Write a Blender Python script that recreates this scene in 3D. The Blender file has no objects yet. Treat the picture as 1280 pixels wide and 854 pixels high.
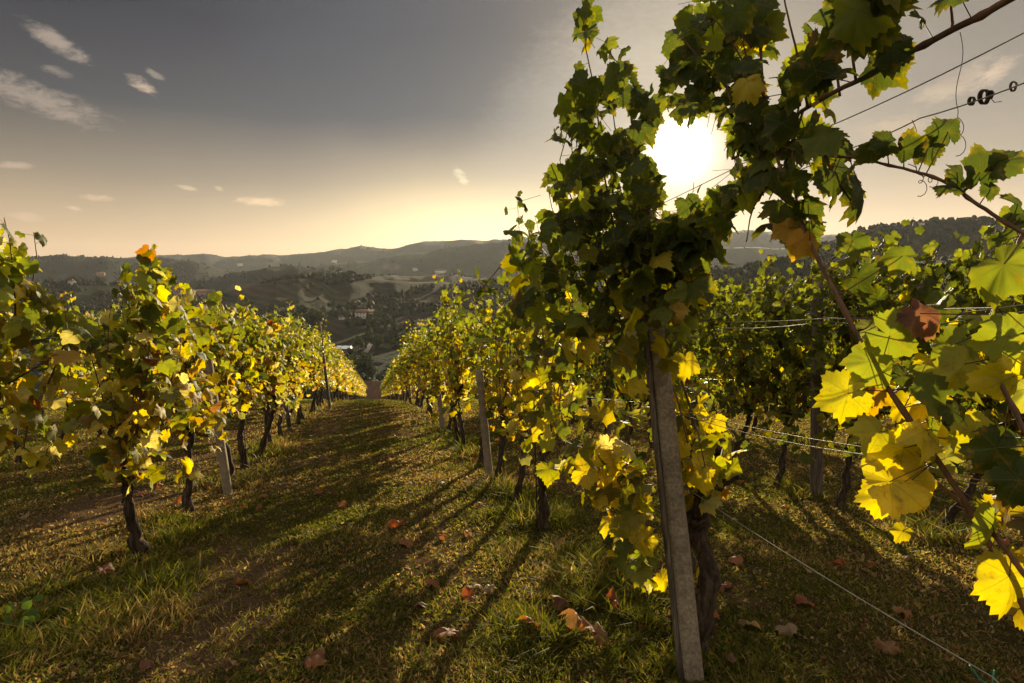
import bpy, math, random
import numpy as np
from mathutils import Vector
R = math.radians
random.seed(7)
rng = np.random.default_rng(11)
C = bpy.context.scene.collection
scn = bpy.context.scene

# ------------------------------------------------------------------ camera
EYE = np.array([0.0, 0.0, 1.32])
FPX, PITCH = 853.0, R(4.8)
cam = bpy.data.cameras.new('camera'); cam_o = bpy.data.objects.new('camera', cam); C.objects.link(cam_o)
cam.sensor_width = 36; cam.lens = 36 * FPX / 1280; cam.clip_start = 0.03; cam.clip_end = 20000
cam_o.location = EYE; cam_o.rotation_euler = (R(90) - PITCH, 0, 0)
scn.camera = cam_o
CP, SP = math.cos(PITCH), math.sin(PITCH)
def ray(px, py):                      # direction, y component 1
    u = (px - 640) / FPX; v = (427 - py) / FPX
    d = np.array([u, CP + v * SP, -SP + v * CP]); return d / d[1]
def at(px, py, Y):                    # point at depth Y seen at photo pixel
    return EYE + ray(px, py) * Y
def project(P):
    P = np.asarray(P) - EYE
    f = P[..., 1] * CP - P[..., 2] * SP; up = P[..., 1] * SP + P[..., 2] * CP
    f = np.where(f < 1e-3, 1e-3, f)
    return 640 + FPX * P[..., 0] / f, 427 - FPX * up / f

# ------------------------------------------------------------------ sun and sky
sd = ray(850, 186); sd = sd / np.linalg.norm(sd)
SUN_EL = math.asin(sd[2]); SUN_AZ = math.atan2(sd[0], sd[1])
sun = bpy.data.lights.new('sun', 'SUN'); sun.energy = 5.0; sun.angle = R(0.55); sun.color = (1.0, 0.83, 0.53)
sun_o = bpy.data.objects.new('sun', sun); C.objects.link(sun_o)
sun_o.rotation_euler = Vector(sd).to_track_quat('Z', 'Y').to_euler()

class NG:
    def __init__(s, tree): s.t = tree; s.n = tree.nodes; s.l = tree.links
    def node(s, kind, **kw):
        nd = s.n.new(kind)
        for k, v in kw.items():
            if k[0] == '_': nd.inputs[k[1:]].default_value = v
            else: setattr(nd, k, v)
        return nd
    def put(s, sock, v):
        if isinstance(v, bpy.types.NodeSocket): s.l.new(v, sock)
        else: sock.default_value = v
    def m(s, op, a, b=None, c=None, clamp=False):
        nd = s.n.new('ShaderNodeMath'); nd.operation = op; nd.use_clamp = clamp
        s.put(nd.inputs[0], a)
        if b is not None: s.put(nd.inputs[1], b)
        if c is not None: s.put(nd.inputs[2], c)
        return nd.outputs[0]
    def mix(s, f, a, b, mode='MIX'):
        nd = s.n.new('ShaderNodeMix'); nd.data_type = 'RGBA'; nd.blend_type = mode
        for i, v in ((0, f), (6, a), (7, b)):
            if not isinstance(v, bpy.types.NodeSocket) and i > 0 and len(v) == 3: v = (*v, 1)
            s.put(nd.inputs[i], v)
        return nd.outputs[2]
    def noise(s, vec, scale, detail=4, rough=.55, dist=0, out=0):
        nd = s.n.new('ShaderNodeTexNoise'); nd.inputs['Scale'].default_value = scale
        nd.inputs['Detail'].default_value = detail; nd.inputs['Roughness'].default_value = rough
        nd.inputs['Distortion'].default_value = dist
        if vec is not None: s.l.new(vec, nd.inputs['Vector'])
        return nd.outputs[out]
    def ramp(s, f, stops, interp='LINEAR'):
        nd = s.n.new('ShaderNodeValToRGB'); cr = nd.color_ramp; cr.interpolation = interp
        while len(cr.elements) < len(stops): cr.elements.new(0.5)
        for e, (p, c) in zip(cr.elements, stops):
            e.position = p; e.color = (*c, 1) if len(c) == 3 else c
        s.put(nd.inputs[0], f); return nd.outputs[0]
    def smooth(s, v, a, b):           # smoothstep a..b -> 0..1
        nd = s.n.new('ShaderNodeMapRange'); nd.interpolation_type = 'SMOOTHSTEP'; nd.clamp = True
        s.put(nd.inputs[0], v); nd.inputs[1].default_value = a; nd.inputs[2].default_value = b
        return nd.outputs[0]

world = bpy.data.worlds.new('World'); scn.world = world; world.use_nodes = True
g = NG(world.node_tree); g.n.clear()
tc = g.node('ShaderNodeTexCoord')
sep = g.node('ShaderNodeSeparateXYZ'); g.l.new(tc.outputs['Generated'], sep.inputs[0])
X, Y, Z = sep.outputs
az = g.m('ARCTAN2', X, Y)                               # radians, right positive
el = g.m('ARCSINE', g.m('MAXIMUM', g.m('MINIMUM', Z, 1.0), -1.0))
elw = g.m('ADD', el, g.m('MULTIPLY', g.m('SUBTRACT', g.noise(tc.outputs['Generated'], 3.0, 3), .5), .05))
base = g.ramp(g.m('DIVIDE', g.m('MAXIMUM', elw, 0.0), R(60)), [
    (0.0, (.80, .50, .26)), (.05, (.74, .49, .27)), (.085, (.56, .41, .25)), (.14, (.29, .235, .175)),
    (.22, (.072, .076, .090)), (.32, (.027, .033, .055)), (.6, (.06, .07, .095)), (1.0, (.09, .10, .13))])
# left of the sun the sky is dimmer, behind the viewer an even warm fill is added further down
dim = g.m('ADD', .78, g.m('MULTIPLY', g.smooth(az, R(-42), R(-4)), .55))
dim = g.m('ADD', dim, g.m('MULTIPLY', g.m('MULTIPLY', g.smooth(az, R(4), R(30)), g.smooth(el, R(5), R(15))), .8))
base = g.mix(1.0, base, g.node('ShaderNodeCombineColor').outputs[0], 'MULTIPLY') if False else base
vm = g.node('ShaderNodeVectorMath', operation='SCALE'); g.l.new(base, vm.inputs[0]); g.l.new(dim, vm.inputs['Scale']); base = vm.outputs[0]
dot = g.node('ShaderNodeVectorMath', operation='DOT_PRODUCT'); g.l.new(tc.outputs['Generated'], dot.inputs[0]); dot.inputs[1].default_value = tuple(sd)
ang = g.m('ARCCOSINE', g.m('MINIMUM', dot.outputs['Value'], 1.0))   # radians from the sun
def glow(col, amp, sig, power=1.0):
    e = g.m('EXPONENT', g.m('MULTIPLY', g.m('POWER', g.m('DIVIDE', ang, sig), power), -1.0))
    v = g.node('ShaderNodeVectorMath', operation='SCALE'); v.inputs[0].default_value = col
    g.l.new(g.m('MULTIPLY', e, amp), v.inputs['Scale']); return v.outputs[0]
def addc(a, b):
    v = g.node('ShaderNodeVectorMath', operation='ADD'); g.l.new(a, v.inputs[0]); g.l.new(b, v.inputs[1]); return v.outputs[0]
def ae(px, py):
    d = ray(px, py); return math.atan2(d[0], d[1]), math.atan2(d[2], math.hypot(d[0], d[1]))
# noise field stretched along the wind for cloud edges
cmb = g.node('ShaderNodeCombineXYZ'); g.l.new(az, cmb.inputs[0]); g.l.new(g.m('MULTIPLY', el, 2.2), cmb.inputs[1])
nz = g.noise(cmb.outputs[0], 26.0, 8, .66, .8)
nz2 = g.noise(cmb.outputs[0], 5.0, 4, .5, .3)
nz3 = g.noise(cmb.outputs[0], 70.0, 4, .6, .2)
def blob(p0, p1, wpx, amt=1.0, edge=.55, n=nz, na=2.6):
    a0, e0 = ae(*p0); a1, e1 = ae(*p1)
    L = math.hypot(a1 - a0, e1 - e0); t = math.atan2(e1 - e0, a1 - a0); ca, sa = math.cos(t), math.sin(t)
    cx, cy = (a0 + a1) / 2, (e0 + e1) / 2; w = wpx / FPX
    du = g.m('SUBTRACT', az, cx); dv = g.m('SUBTRACT', el, cy)
    u = g.m('ADD', g.m('MULTIPLY', du, ca / (L / 2)), g.m('MULTIPLY', dv, sa / (L / 2)))
    v = g.m('ADD', g.m('MULTIPLY', du, -sa / w), g.m('MULTIPLY', dv, ca / w))
    r2 = g.m('ADD', g.m('MULTIPLY', u, u), g.m('MULTIPLY', v, v))
    f = g.m('ADD', g.m('SUBTRACT', 1.0, r2), g.m('MULTIPLY', g.m('SUBTRACT', n, .5), na))
    f = g.m('ADD', f, g.m('MULTIPLY', g.m('SUBTRACT', nz3, .5), na * .5))
    return g.m('MULTIPLY', g.smooth(f, 0.0, edge * 1.5), amt)
# big dark veil above the middle of the valley
veil = blob((250, 50), (740, 100), 112, .72, .9, nz2, .7)
sky = addc(base, glow((1.0, .82, .56), .15, R(13.0)))
sky = g.mix(veil, sky, (.070, .083, .108))
sky = g.mix(g.m('MULTIPLY', g.m('MULTIPLY', g.smooth(az, R(-3), R(20)), g.smooth(el, R(3), R(13))), .62), sky, (.34, .285, .215))
sky = g.mix(blob((560, 260), (900, -60), 90, .38, .9, nz2, 1.6), sky, (.46, .42, .36))
sky = g.mix(blob((640, 60), (1000, 20), 60, .30, .9, nz, 1.4), sky, (.50, .44, .35))
veil2 = blob((850, -120), (1500, -60), 130, .35, .9, nz2, 1.2)
sky = g.mix(veil2, sky, (.11, .105, .10))
sky = addc(sky, glow((1.0, .82, .54), .60, R(8.0)))
sky = addc(sky, glow((1.0, .82, .55), 2.6, R(2.1), 2.0))
sky = addc(sky, glow((1.0, .95, .85), 40.0, R(1.4), 4.0))
# low bright band over the far ridge
lo = g.m('EXPONENT', g.m('MULTIPLY', g.m('POWER', g.m('DIVIDE', g.m('SUBTRACT', el, R(4.2)), R(3.6)), 2.0), -1.0))
la = g.m('EXPONENT', g.m('MULTIPLY', g.m('POWER', g.m('DIVIDE', g.m('SUBTRACT', az, R(-1.5)), R(12)), 2.0), -1.0))
v = g.node('ShaderNodeVectorMath', operation='SCALE'); v.inputs[0].default_value = (.55, .44, .20); g.l.new(g.m('MULTIPLY', lo, la), v.inputs['Scale'])
sky = addc(sky, v.outputs[0])
for p0, p1, w, a, cl in [((18, 20), (122, 82), 11, .62, (.40, .32, .255)), ((50, 84), (94, 96), 6, .5, (.36, .30, .24)),
                     ((-60, 84), (150, 158), 17, .62, (.36, .29, .23)), ((156, 92), (198, 120), 8, .75, (.52, .40, .29)),
                     ((180, 86), (208, 100), 4, .45, (.40, .33, .26)),
                     ((-20, 204), (50, 208), 4, .5, (.55, .40, .29)), ((96, 246), (146, 249), 4, .5, (.70, .48, .31)),
                     ((218, 232), (250, 238), 3, .5, (.75, .55, .35)), ((262, 233), (282, 238), 3, .6, (.80, .60, .38)),
                     ((285, 250), (360, 254), 6, .55, (.90, .64, .38)), ((75, 258), (108, 262), 3, .6, (.70, .48, .31)),
                     ((565, 205), (585, 232), 7, .5, (.98, .86, .55)), ((10, 268), (60, 275), 5, .4, (.62, .43, .29)),
                     ((1130, 130), (1270, 70), 16, .45, (.66, .50, .34)), ((1210, 118), (1285, 60), 10, .5, (.70, .52, .36)),
                     ((1060, 165), (1190, 150), 14, .4, (.62, .46, .30)), ((1120, 95), (1230, 95), 13, .4, (.26, .22, .19))]:
    sky = g.mix(blob(p0, p1, w, a * 1.15, .85), sky, tuple(q * 1.12 for q in cl))
nsk = g.node('ShaderNodeTexSky', sky_type='NISHITA', sun_disc=False, sun_elevation=SUN_EL, sun_rotation=SUN_AZ,
             altitude=250, air_density=1.4, dust_density=2.5)
vn = g.node('ShaderNodeVectorMath', operation='SCALE'); g.l.new(nsk.outputs[0], vn.inputs[0]); vn.inputs['Scale'].default_value = .05
# the evening sky high up and behind the viewer is the sky model plus a warm fill added to lift the shadows, the low cloudy part from the field above
back = g.m('MAXIMUM', g.smooth(ang, R(62), R(110)), g.smooth(el, R(38), R(62)))
vb = g.node('ShaderNodeVectorMath', operation='ADD'); g.l.new(vn.outputs[0], vb.inputs[0]); vb.inputs[1].default_value = (.64, .58, .50)
sky = g.mix(back, sky, vb.outputs[0])
bg = g.node('ShaderNodeBackground'); g.l.new(sky, bg.inputs[0]); bg.inputs[1].default_value = 0.53
out = g.node('ShaderNodeOutputWorld'); g.l.new(bg.outputs[0], out.inputs[0])
world.cycles.sampling_method = 'MANUAL'; world.cycles.sample_map_resolution = 1024
scn.view_settings.view_transform = 'Standard'; scn.view_settings.look = 'None'
scn.view_settings.exposure = 1.05; scn.view_settings.gamma = 1.0; scn.view_settings.use_curve_mapping = False
scn.cycles.max_bounces = 8; scn.cycles.transmission_bounces = 6; scn.cycles.diffuse_bounces = 4
scn.cycles.volume_bounces = 0; scn.cycles.sample_clamp_indirect = 6

# ------------------------------------------------------------------ mesh helpers
def mesh_np(name, V, F, mats, col=None, uv=None, smooth=False, mi=None):
    """V n*3, F list of arrays (m*3 or m*4)"""
    me = bpy.data.meshes.new(name)
    Fs = [np.asarray(f, dtype=np.int32) for f in (F if isinstance(F, list) else [F]) if len(f)]
    V = np.asarray(V, dtype=np.float32)
    me.vertices.add(len(V)); me.vertices.foreach_set('co', V.ravel())
    tot = sum(f.size for f in Fs); npol = sum(len(f) for f in Fs)
    me.loops.add(tot); me.loops.foreach_set('vertex_index', np.concatenate([f.ravel() for f in Fs]))
    sizes = np.concatenate([np.full(len(f), f.shape[1], np.int32) for f in Fs])
    starts = np.concatenate([[0], np.cumsum(sizes)[:-1]]).astype(np.int32)
    me.polygons.add(npol); me.polygons.foreach_set('loop_start', starts)
    if mi is not None: me.polygons.foreach_set('material_index', np.asarray(mi, np.int32))
    if smooth: me.polygons.foreach_set('use_smooth', np.ones(npol, bool))
    me.update(calc_edges=True)
    if col is not None:
        a = me.attributes.new('col', 'FLOAT_COLOR', 'POINT')
        c4 = np.ones((len(V), 4), np.float32); c4[:, :col.shape[1]] = col
        a.data.foreach_set('color', c4.ravel())
    if uv is not None:
        a = me.attributes.new('lf', 'FLOAT_VECTOR', 'POINT')
        u3 = np.zeros((len(V), 3), np.float32); u3[:, :uv.shape[1]] = uv
        a.data.foreach_set('vector', u3.ravel())
    for m in (mats if isinstance(mats, (list, tuple)) else [mats]): me.materials.append(m)
    me.validate(); return me
def obj(name, me, parent=None, loc=(0, 0, 0)):
    o = bpy.data.objects.new(name, me); C.objects.link(o); o.location = loc
    if parent: o.parent = parent
    return o
def tag(o, label=None, cat=None, group=None, kind=None):
    if label: o['label'] = label
    if cat: o['category'] = cat
    if group: o['group'] = group
    if kind: o['kind'] = kind
    return o
def empty(name, loc, label, cat, group=None):
    o = bpy.data.objects.new(name, None); C.objects.link(o); o.location = loc; o.empty_display_size = .2
    return tag(o, label, cat, group)
class MB:
    def __init__(s): s.V = []; s.F3 = []; s.F4 = []; s.n = 0; s.C = []
    def add(s, V, F3=None, F4=None, c=None):
        V = np.asarray(V, float)
        if F3 is not None and len(F3): s.F3.append(np.asarray(F3) + s.n)
        if F4 is not None and len(F4): s.F4.append(np.asarray(F4) + s.n)
        s.V.append(V); s.n += len(V)
        s.C.append(np.tile(np.asarray(c if c is not None else (1, 1, 1), float), (len(V), 1)))
    def tube(s, pts, rad, k=6, wob=0.0, cap=True, c=None, flat=None):
        P = np.asarray(pts, float); n = len(P); rad = np.broadcast_to(np.asarray(rad, float), (n,))
        T = np.gradient(P, axis=0); T /= np.linalg.norm(T, axis=1)[:, None] + 1e-9
        ref = np.array([0, 0, 1.]) if abs(T[0][2]) < .8 else np.array([1., 0, 0])
        A = np.cross(T[0], ref); A /= np.linalg.norm(A); As = []
        for t in T:
            A = A - t * A.dot(t); A /= np.linalg.norm(A) + 1e-9; As.append(A.copy())
        As = np.array(As); B = np.cross(T, As)
        th = np.arange(k) * 2 * math.pi / k
        rr = rad[:, None] * (1 + (wob * rng.normal(size=(n, k)) if wob else 0))
        V = P[:, None] + rr[..., None] * (np.cos(th)[None, :, None] * As[:, None] + np.sin(th)[None, :, None] * B[:, None])
        V = V.reshape(-1, 3); i = np.arange(n - 1)[:, None] * k; j = np.arange(k)[None]; j2 = (j + 1) % k
        Q = np.stack([i + j, i + j2, i + k + j2, i + k + j], -1).reshape(-1, 4)
        F3 = []
        if cap:
            V = np.vstack([V, P[:1], P[-1:]]); a, b = n * k, n * k + 1
            F3 = [[a, (q + 1) % k, q] for q in range(k)] + [[b, (n - 1) * k + q, (n - 1) * k + (q + 1) % k] for q in range(k)]
        s.add(V, F3, Q, c)
    def prisms(s, P0, P1, r, k=3, c=None):
        P0 = np.asarray(P0); P1 = np.asarray(P1); m = len(P0)
        if not m: return
        D = P1 - P0; D /= np.linalg.norm(D, axis=1)[:, None] + 1e-9
        ref = np.where(np.abs(D[:, 2:3]) < .8, np.array([[0, 0, 1.]]), np.array([[1., 0, 0]]))
        A = np.cross(D, ref); A /= np.linalg.norm(A, axis=1)[:, None]; B = np.cross(D, A)
        th = np.arange(k) * 2 * math.pi / k
        off = r * (np.cos(th)[None, :, None] * A[:, None] + np.sin(th)[None, :, None] * B[:, None])
        V = np.concatenate([P0[:, None] + off, P1[:, None] + off * .8], 1).reshape(-1, 3)
        i = np.arange(m)[:, None] * 2 * k; j = np.arange(k)[None]; j2 = (j + 1) % k
        Q = np.stack([i + j, i + j2, i + k + j2, i + k + j], -1).reshape(-1, 4)
        s.add(V, None, Q, c)
    def box(s, lo, hi, c=None, M=None, bev=0):
        x0, y0, z0 = lo; x1, y1, z1 = hi
        V = np.array([[x0, y0, z0], [x1, y0, z0], [x1, y1, z0], [x0, y1, z0], [x0, y0, z1], [x1, y0, z1], [x1, y1, z1], [x0, y1, z1]], float)
        if M is not None: V = M(V)
        s.add(V, None, [[0, 3, 2, 1], [4, 5, 6, 7], [0, 1, 5, 4], [1, 2, 6, 5], [2, 3, 7, 6], [3, 0, 4, 7]], c)
    def mesh(s, name, mat, smooth=False, off=(0, 0, 0), col=False):
        V = np.vstack(s.V) - np.asarray(off)
        F = []
        if s.F3: F.append(np.vstack(s.F3))
        if s.F4: F.append(np.vstack(s.F4))
        return mesh_np(name, V, F, mat, np.vstack(s.C) if col else None, smooth=smooth)

# ------------------------------------------------------------------ materials
def material(name):
    m = bpy.data.materials.new(name); m.use_nodes = True; G = NG(m.node_tree); G.n.clear()
    o = G.node('ShaderNodeOutputMaterial'); return m, G, o
def leaf_material(name, veins=True, trans=.5, gloss=.5, rough=.42, gain=1.0):
    m, G, o = material(name)
    at_ = G.node('ShaderNodeAttribute', attribute_name='col'); col = at_.outputs['Color']
    geo = G.node('ShaderNodeTexCoord').outputs['Object']
    n1 = G.noise(geo, 55, 4, .6)
    col = G.mix(G.m('MULTIPLY', G.smooth(n1, .54, .72), .55), col, (.25, .13, .025))
    n2 = G.noise(geo, 14, 3)
    col = G.mix(1.0, col, G.ramp(n2, [(.25, (.66, .70, .7)), (.75, (1.15, 1.1, 1.05))]), 'MULTIPLY')
    vein = None
    if veins:
        lf = G.node('ShaderNodeAttribute', attribute_name='lf').outputs['Vector']
        sp = G.node('ShaderNodeSeparateXYZ'); G.l.new(lf, sp.inputs[0]); x, y = sp.outputs[0], sp.outputs[1]
        ax = G.m('ABSOLUTE', x); best = None
        for a in (0, 56, 115):
            ca, sa = math.cos(R(a)), math.sin(R(a))
            dist = G.m('ABSOLUTE', G.m('SUBTRACT', G.m('MULTIPLY', ax, ca), G.m('MULTIPLY', y, sa)))
            along = G.m('ADD', G.m('MULTIPLY', ax, sa), G.m('MULTIPLY', y, ca))
            wdt = G.m('ADD', .010, G.m('MULTIPLY', G.m('SUBTRACT', 1.0, along), .012))
            f = G.m('MULTIPLY', G.m('SUBTRACT', 1.0, G.m('DIVIDE', dist, wdt), clamp=True), G.m('GREATER_THAN', along, 0.0))
            # side veins leave the main one at an angle, herring-bone fashion
            ph = G.m('FRACT', G.m('MULTIPLY', G.m('SUBTRACT', along, G.m('MULTIPLY', dist, .9)), 6.5))
            sv = G.m('MULTIPLY', G.m('SUBTRACT', 1.0, G.m('MULTIPLY', G.m('ABSOLUTE', G.m('SUBTRACT', ph, .5)), 14.0), clamp=True), .5)
            sv = G.m('MULTIPLY', sv, G.m('MULTIPLY', G.m('LESS_THAN', dist, .26), G.m('GREATER_THAN', along, .12)))
            f = G.m('MAXIMUM', f, sv); best = f if best is None else G.m('MAXIMUM', best, f)
        vein = best
        # blade browns and yellows between the veins towards the rim
        rr = G.m('SQRT', G.m('ADD', G.m('MULTIPLY', x, x), G.m('MULTIPLY', y, y)))
        rim = G.m('MULTIPLY', G.smooth(G.m('ADD', rr, G.m('MULTIPLY', G.m('SUBTRACT', n1, .5), .9)), .62, 1.1), .5)
        col = G.mix(rim, col, G.mix(.5, col, (.48, .34, .03)))
        vc = G.mix(.6, col, (.30, .30, .07))
        diffc = G.mix(G.m('MULTIPLY', vein, .55), col, vc)
        tcol = G.mix(G.m('MULTIPLY', vein, .62), col, (.10, .095, .012))
    else: diffc = tcol = col
    hs = G.node('ShaderNodeHueSaturation'); hs.inputs['Saturation'].default_value = 1.12; hs.inputs['Value'].default_value = 1.65 * gain
    hs.inputs['Hue'].default_value = .503; G.l.new(tcol, hs.inputs['Color'])
    p = G.node('ShaderNodeBsdfPrincipled'); G.l.new(diffc, p.inputs['Base Color']); p.inputs['Roughness'].default_value = rough
    p.inputs['Specular IOR Level'].default_value = gloss
    b = G.node('ShaderNodeBump'); b.inputs['Strength'].default_value = .35; b.inputs['Distance'].default_value = .004
    G.l.new(G.m('ADD', n1, G.m('MULTIPLY', vein, -.6)) if vein is not None else n1, b.inputs['Height']); G.l.new(b.outputs[0], p.inputs['Normal'])
    t = G.node('ShaderNodeBsdfTranslucent'); G.l.new(hs.outputs[0], t.inputs[0])
    mx = G.node('ShaderNodeMixShader'); mx.inputs[0].default_value = trans
    G.l.new(p.outputs[0], mx.inputs[1]); G.l.new(t.outputs[0], mx.inputs[2]); G.l.new(mx.outputs[0], o.inputs[0]); return m
def solid(name, cols, scale=8, rough=.8, spec=.3, bump=.3, metal=0, detail=6, stretch=(1, 1, 1), attr=False, bdist=.01):
    m, G, o = material(name)
    tcn = G.node('ShaderNodeTexCoord'); mp = G.node('ShaderNodeMapping'); mp.inputs['Scale'].default_value = stretch
    G.l.new(tcn.outputs['Object'], mp.inputs[0]); vec = mp.outputs[0]
    n = G.noise(vec, scale, detail, .62); n2 = G.noise(vec, scale * .23, 3)
    k = len(cols); st = [(.3 + .4 * i / max(1, k - 1), c) for i, c in enumerate(cols)]
    col = G.ramp(n, st)
    col = G.mix(1.0, col, G.ramp(n2, [(.3, (.72, .72, .74)), (.7, (1.18, 1.16, 1.12))]), 'MULTIPLY')
    if attr: col = G.mix(1.0, col, G.node('ShaderNodeAttribute', attribute_name='col').outputs['Color'], 'MULTIPLY')
    p = G.node('ShaderNodeBsdfPrincipled'); G.l.new(col, p.inputs['Base Color']); p.inputs['Roughness'].default_value = rough
    p.inputs['Specular IOR Level'].default_value = spec; p.inputs['Metallic'].default_value = metal
    b = G.node('ShaderNodeBump'); b.inputs['Strength'].default_value = bump; b.inputs['Distance'].default_value = bdist
    G.l.new(n, b.inputs['Height']); G.l.new(b.outputs[0], p.inputs['Normal']); G.l.new(p.outputs[0], o.inputs[0]); return m
M = {}
M['leaf'] = leaf_material('vine_leaf', True, .55, .25, .58)
M['leaf_far'] = leaf_material('vine_leaf_plain', False, .52, .3, .52)
M['dry'] = leaf_material('dry_leaf', True, .35, .3, .6, 1.0)
M['grass'] = leaf_material('grass_blade', False, .5, .12, .7, .95)
M['crown'] = leaf_material('tree_leaf', False, .25, .1, .8, .7)
M['bark'] = solid('vine_bark', [(.018, .012, .008), (.055, .036, .022), (.11, .078, .05)], 16, .95, .15, .9, stretch=(3, 3, .55), bdist=.02)
M['cane'] = solid('cane_bark', [(.07, .03, .014), (.16, .075, .03)], 40, .65, .3, .3, stretch=(2, 2, .6), bdist=.003)
M['petiole'] = solid('petiole', [(.12, .035, .02), (.22, .10, .03)], 60, .5, .3, .1)
M['concrete'] = solid('post_concrete', [(.15, .11, .07), (.23, .175, .115), (.34, .265, .18)], 80, .95, .15, .6, detail=8, bdist=.004)
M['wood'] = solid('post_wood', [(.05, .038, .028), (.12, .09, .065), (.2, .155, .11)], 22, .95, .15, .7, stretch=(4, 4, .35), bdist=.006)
M['wire'] = solid('wire', [(.20, .18, .15), (.38, .34, .28)], 60, .5, .5, .1, metal=.7)
M['stake'] = solid('stake_iron', [(.02, .015, .012), (.06, .035, .02)], 60, .8, .3, .2)
M['tie'] = solid('green_tie', [(.01, .20, .12), (.02, .28, .17)], 30, .5, .4, .1)
M['wall'] = solid('plaster', [(.42, .38, .32), (.60, .55, .48)], .5, .9, .2, .1)
M['wallred'] = solid('brick_wall', [(.17, .08, .05), (.28, .14, .09)], .8, .9, .2, .1)
M['roof'] = solid('roof_tile', [(.085, .050, .030), (.16, .088, .055)], 1.2, .9, .2, .5, stretch=(6, 1, 1), bdist=.1)
M['dark'] = solid('dark_opening', [(.015, .014, .012), (.03, .028, .024)], 2, .5, .4, 0)
M['stone'] = solid('dark_stone', [(.12, .11, .09), (.2, .18, .15)], .4, .9)
M['white'] = solid('white_sheet', [(.68, .70, .74), (.82, .84, .86)], .4, .6, .3, .1)
M['steel'] = solid('pylon_steel', [(.12, .12, .12), (.2, .2, .2)], .5, .6, .3, 0, metal=.4)
M['trunk'] = solid('tree_bark', [(.03, .022, .016), (.07, .05, .035)], 3, .95, .1, .5)

# ------------------------------------------------------------------ terrain
NT = np.array([0, 19, 22, 27, 34, 60, 106, 118, 135, 170, 240, 330, 450, 600, 700, 800, 950, 1200, 1600, 2300, 3000, 4000, 5000, 7200.])
def _h(z, t): return EYE[2] - z * t
NH = np.array([0, -.115 * 19, _h(22, .1790), _h(27, .1762), _h(34, .1744), _h(60, .1715), _h(106, .1703), _h(118, .172),
               -23.5, -33, -52, -62, -63, -57, -48, -40, -32, -38, -50, -45, -30, 10, 60, -20.])
yy = np.linspace(0, 7200, 14401); hh = np.interp(yy, NT, NH)
kk = 9; hs_ = np.convolve(np.pad(hh, (kk // 2, kk // 2), 'edge'), np.ones(kk) / kk, 'valid')
def vnoise(x, y, s, seed=0):
    x = x / s + seed * 17.3; y = y / s - seed * 9.1
    xi = np.floor(x); yi = np.floor(y); xf = x - xi; yf = y - yi
    def h(a, b):
        q = np.sin(a * 127.1 + b * 311.7 + seed * 3.7) * 43758.5453; return q - np.floor(q)
    u = xf * xf * (3 - 2 * xf); w = yf * yf * (3 - 2 * yf)
    return (h(xi, yi) * (1 - u) + h(xi + 1, yi) * u) * (1 - w) + (h(xi, yi + 1) * (1 - u) + h(xi + 1, yi + 1) * u) * w
def fbm(x, y, s, n=4, seed=0):
    o = 0; a = 1; t = 0
    for i in range(n): o = o + a * vnoise(x, y, s / 2 ** i, seed + i); t += a; a *= .55
    return o / t
RIDGES = [
 (5200, 1000, [(-200, 322), (0, 322), (60, 323), (150, 322), (230, 319), (265, 317), (300, 320), (340, 321), (390, 317), (410, 314), (440, 309), (453, 308), (500, 309), (540, 306), (600, 302), (650, 299), (720, 298), (800, 296), (880, 291), (930, 289), (960, 291), (1000, 293), (1060, 293), (1280, 287), (1500, 287)]),
 (2900, 600, [(-200, 326), (0, 323), (55, 323), (90, 322), (160, 323), (215, 323), (235, 327), (260, 333), (300, 340), (380, 350)]),
 (3600, 600, [(360, 345), (400, 333), (450, 326), (500, 320), (550, 313), (600, 306), (650, 303), (760, 304), (850, 308), (930, 310), (1100, 310), (1400, 310)]),
 (1900, 350, [(200, 362), (230, 355), (260, 347), (300, 340), (345, 334), (380, 335), (410, 339), (500, 345), (600, 347), (750, 350)]),
 (1150, 260, [(240, 375), (290, 361), (330, 351), (360, 348), (400, 347), (440, 345), (480, 351), (540, 352), (600, 356), (700, 355), (780, 360)]),
 (1350, 240, [(-200, 352), (0, 354), (60, 356), (90, 354), (140, 357), (200, 361), (240, 370)]),
 (1350, 260, [(900, 340), (950, 330), (1000, 315), (1035, 303), (1060, 294), (1090, 285), (1130, 279), (1150, 279), (1180, 275), (1220, 276), (1280, 283), (1400, 292), (1600, 300)]),
 (880, 170, [(760, 356), (850, 348), (870, 342), (930, 336), (960, 333), (1000, 328), (1100, 324), (1300, 332), (1500, 340)]),
]
RT = []
for r0, w, pts in RIDGES:
    a = np.array([ae(*p)[0] for p in pts]); t = np.array([ray(*p)[2] / math.hypot(*ray(*p)[:2]) for p in pts]); RT.append((r0, w, a, t))
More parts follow.
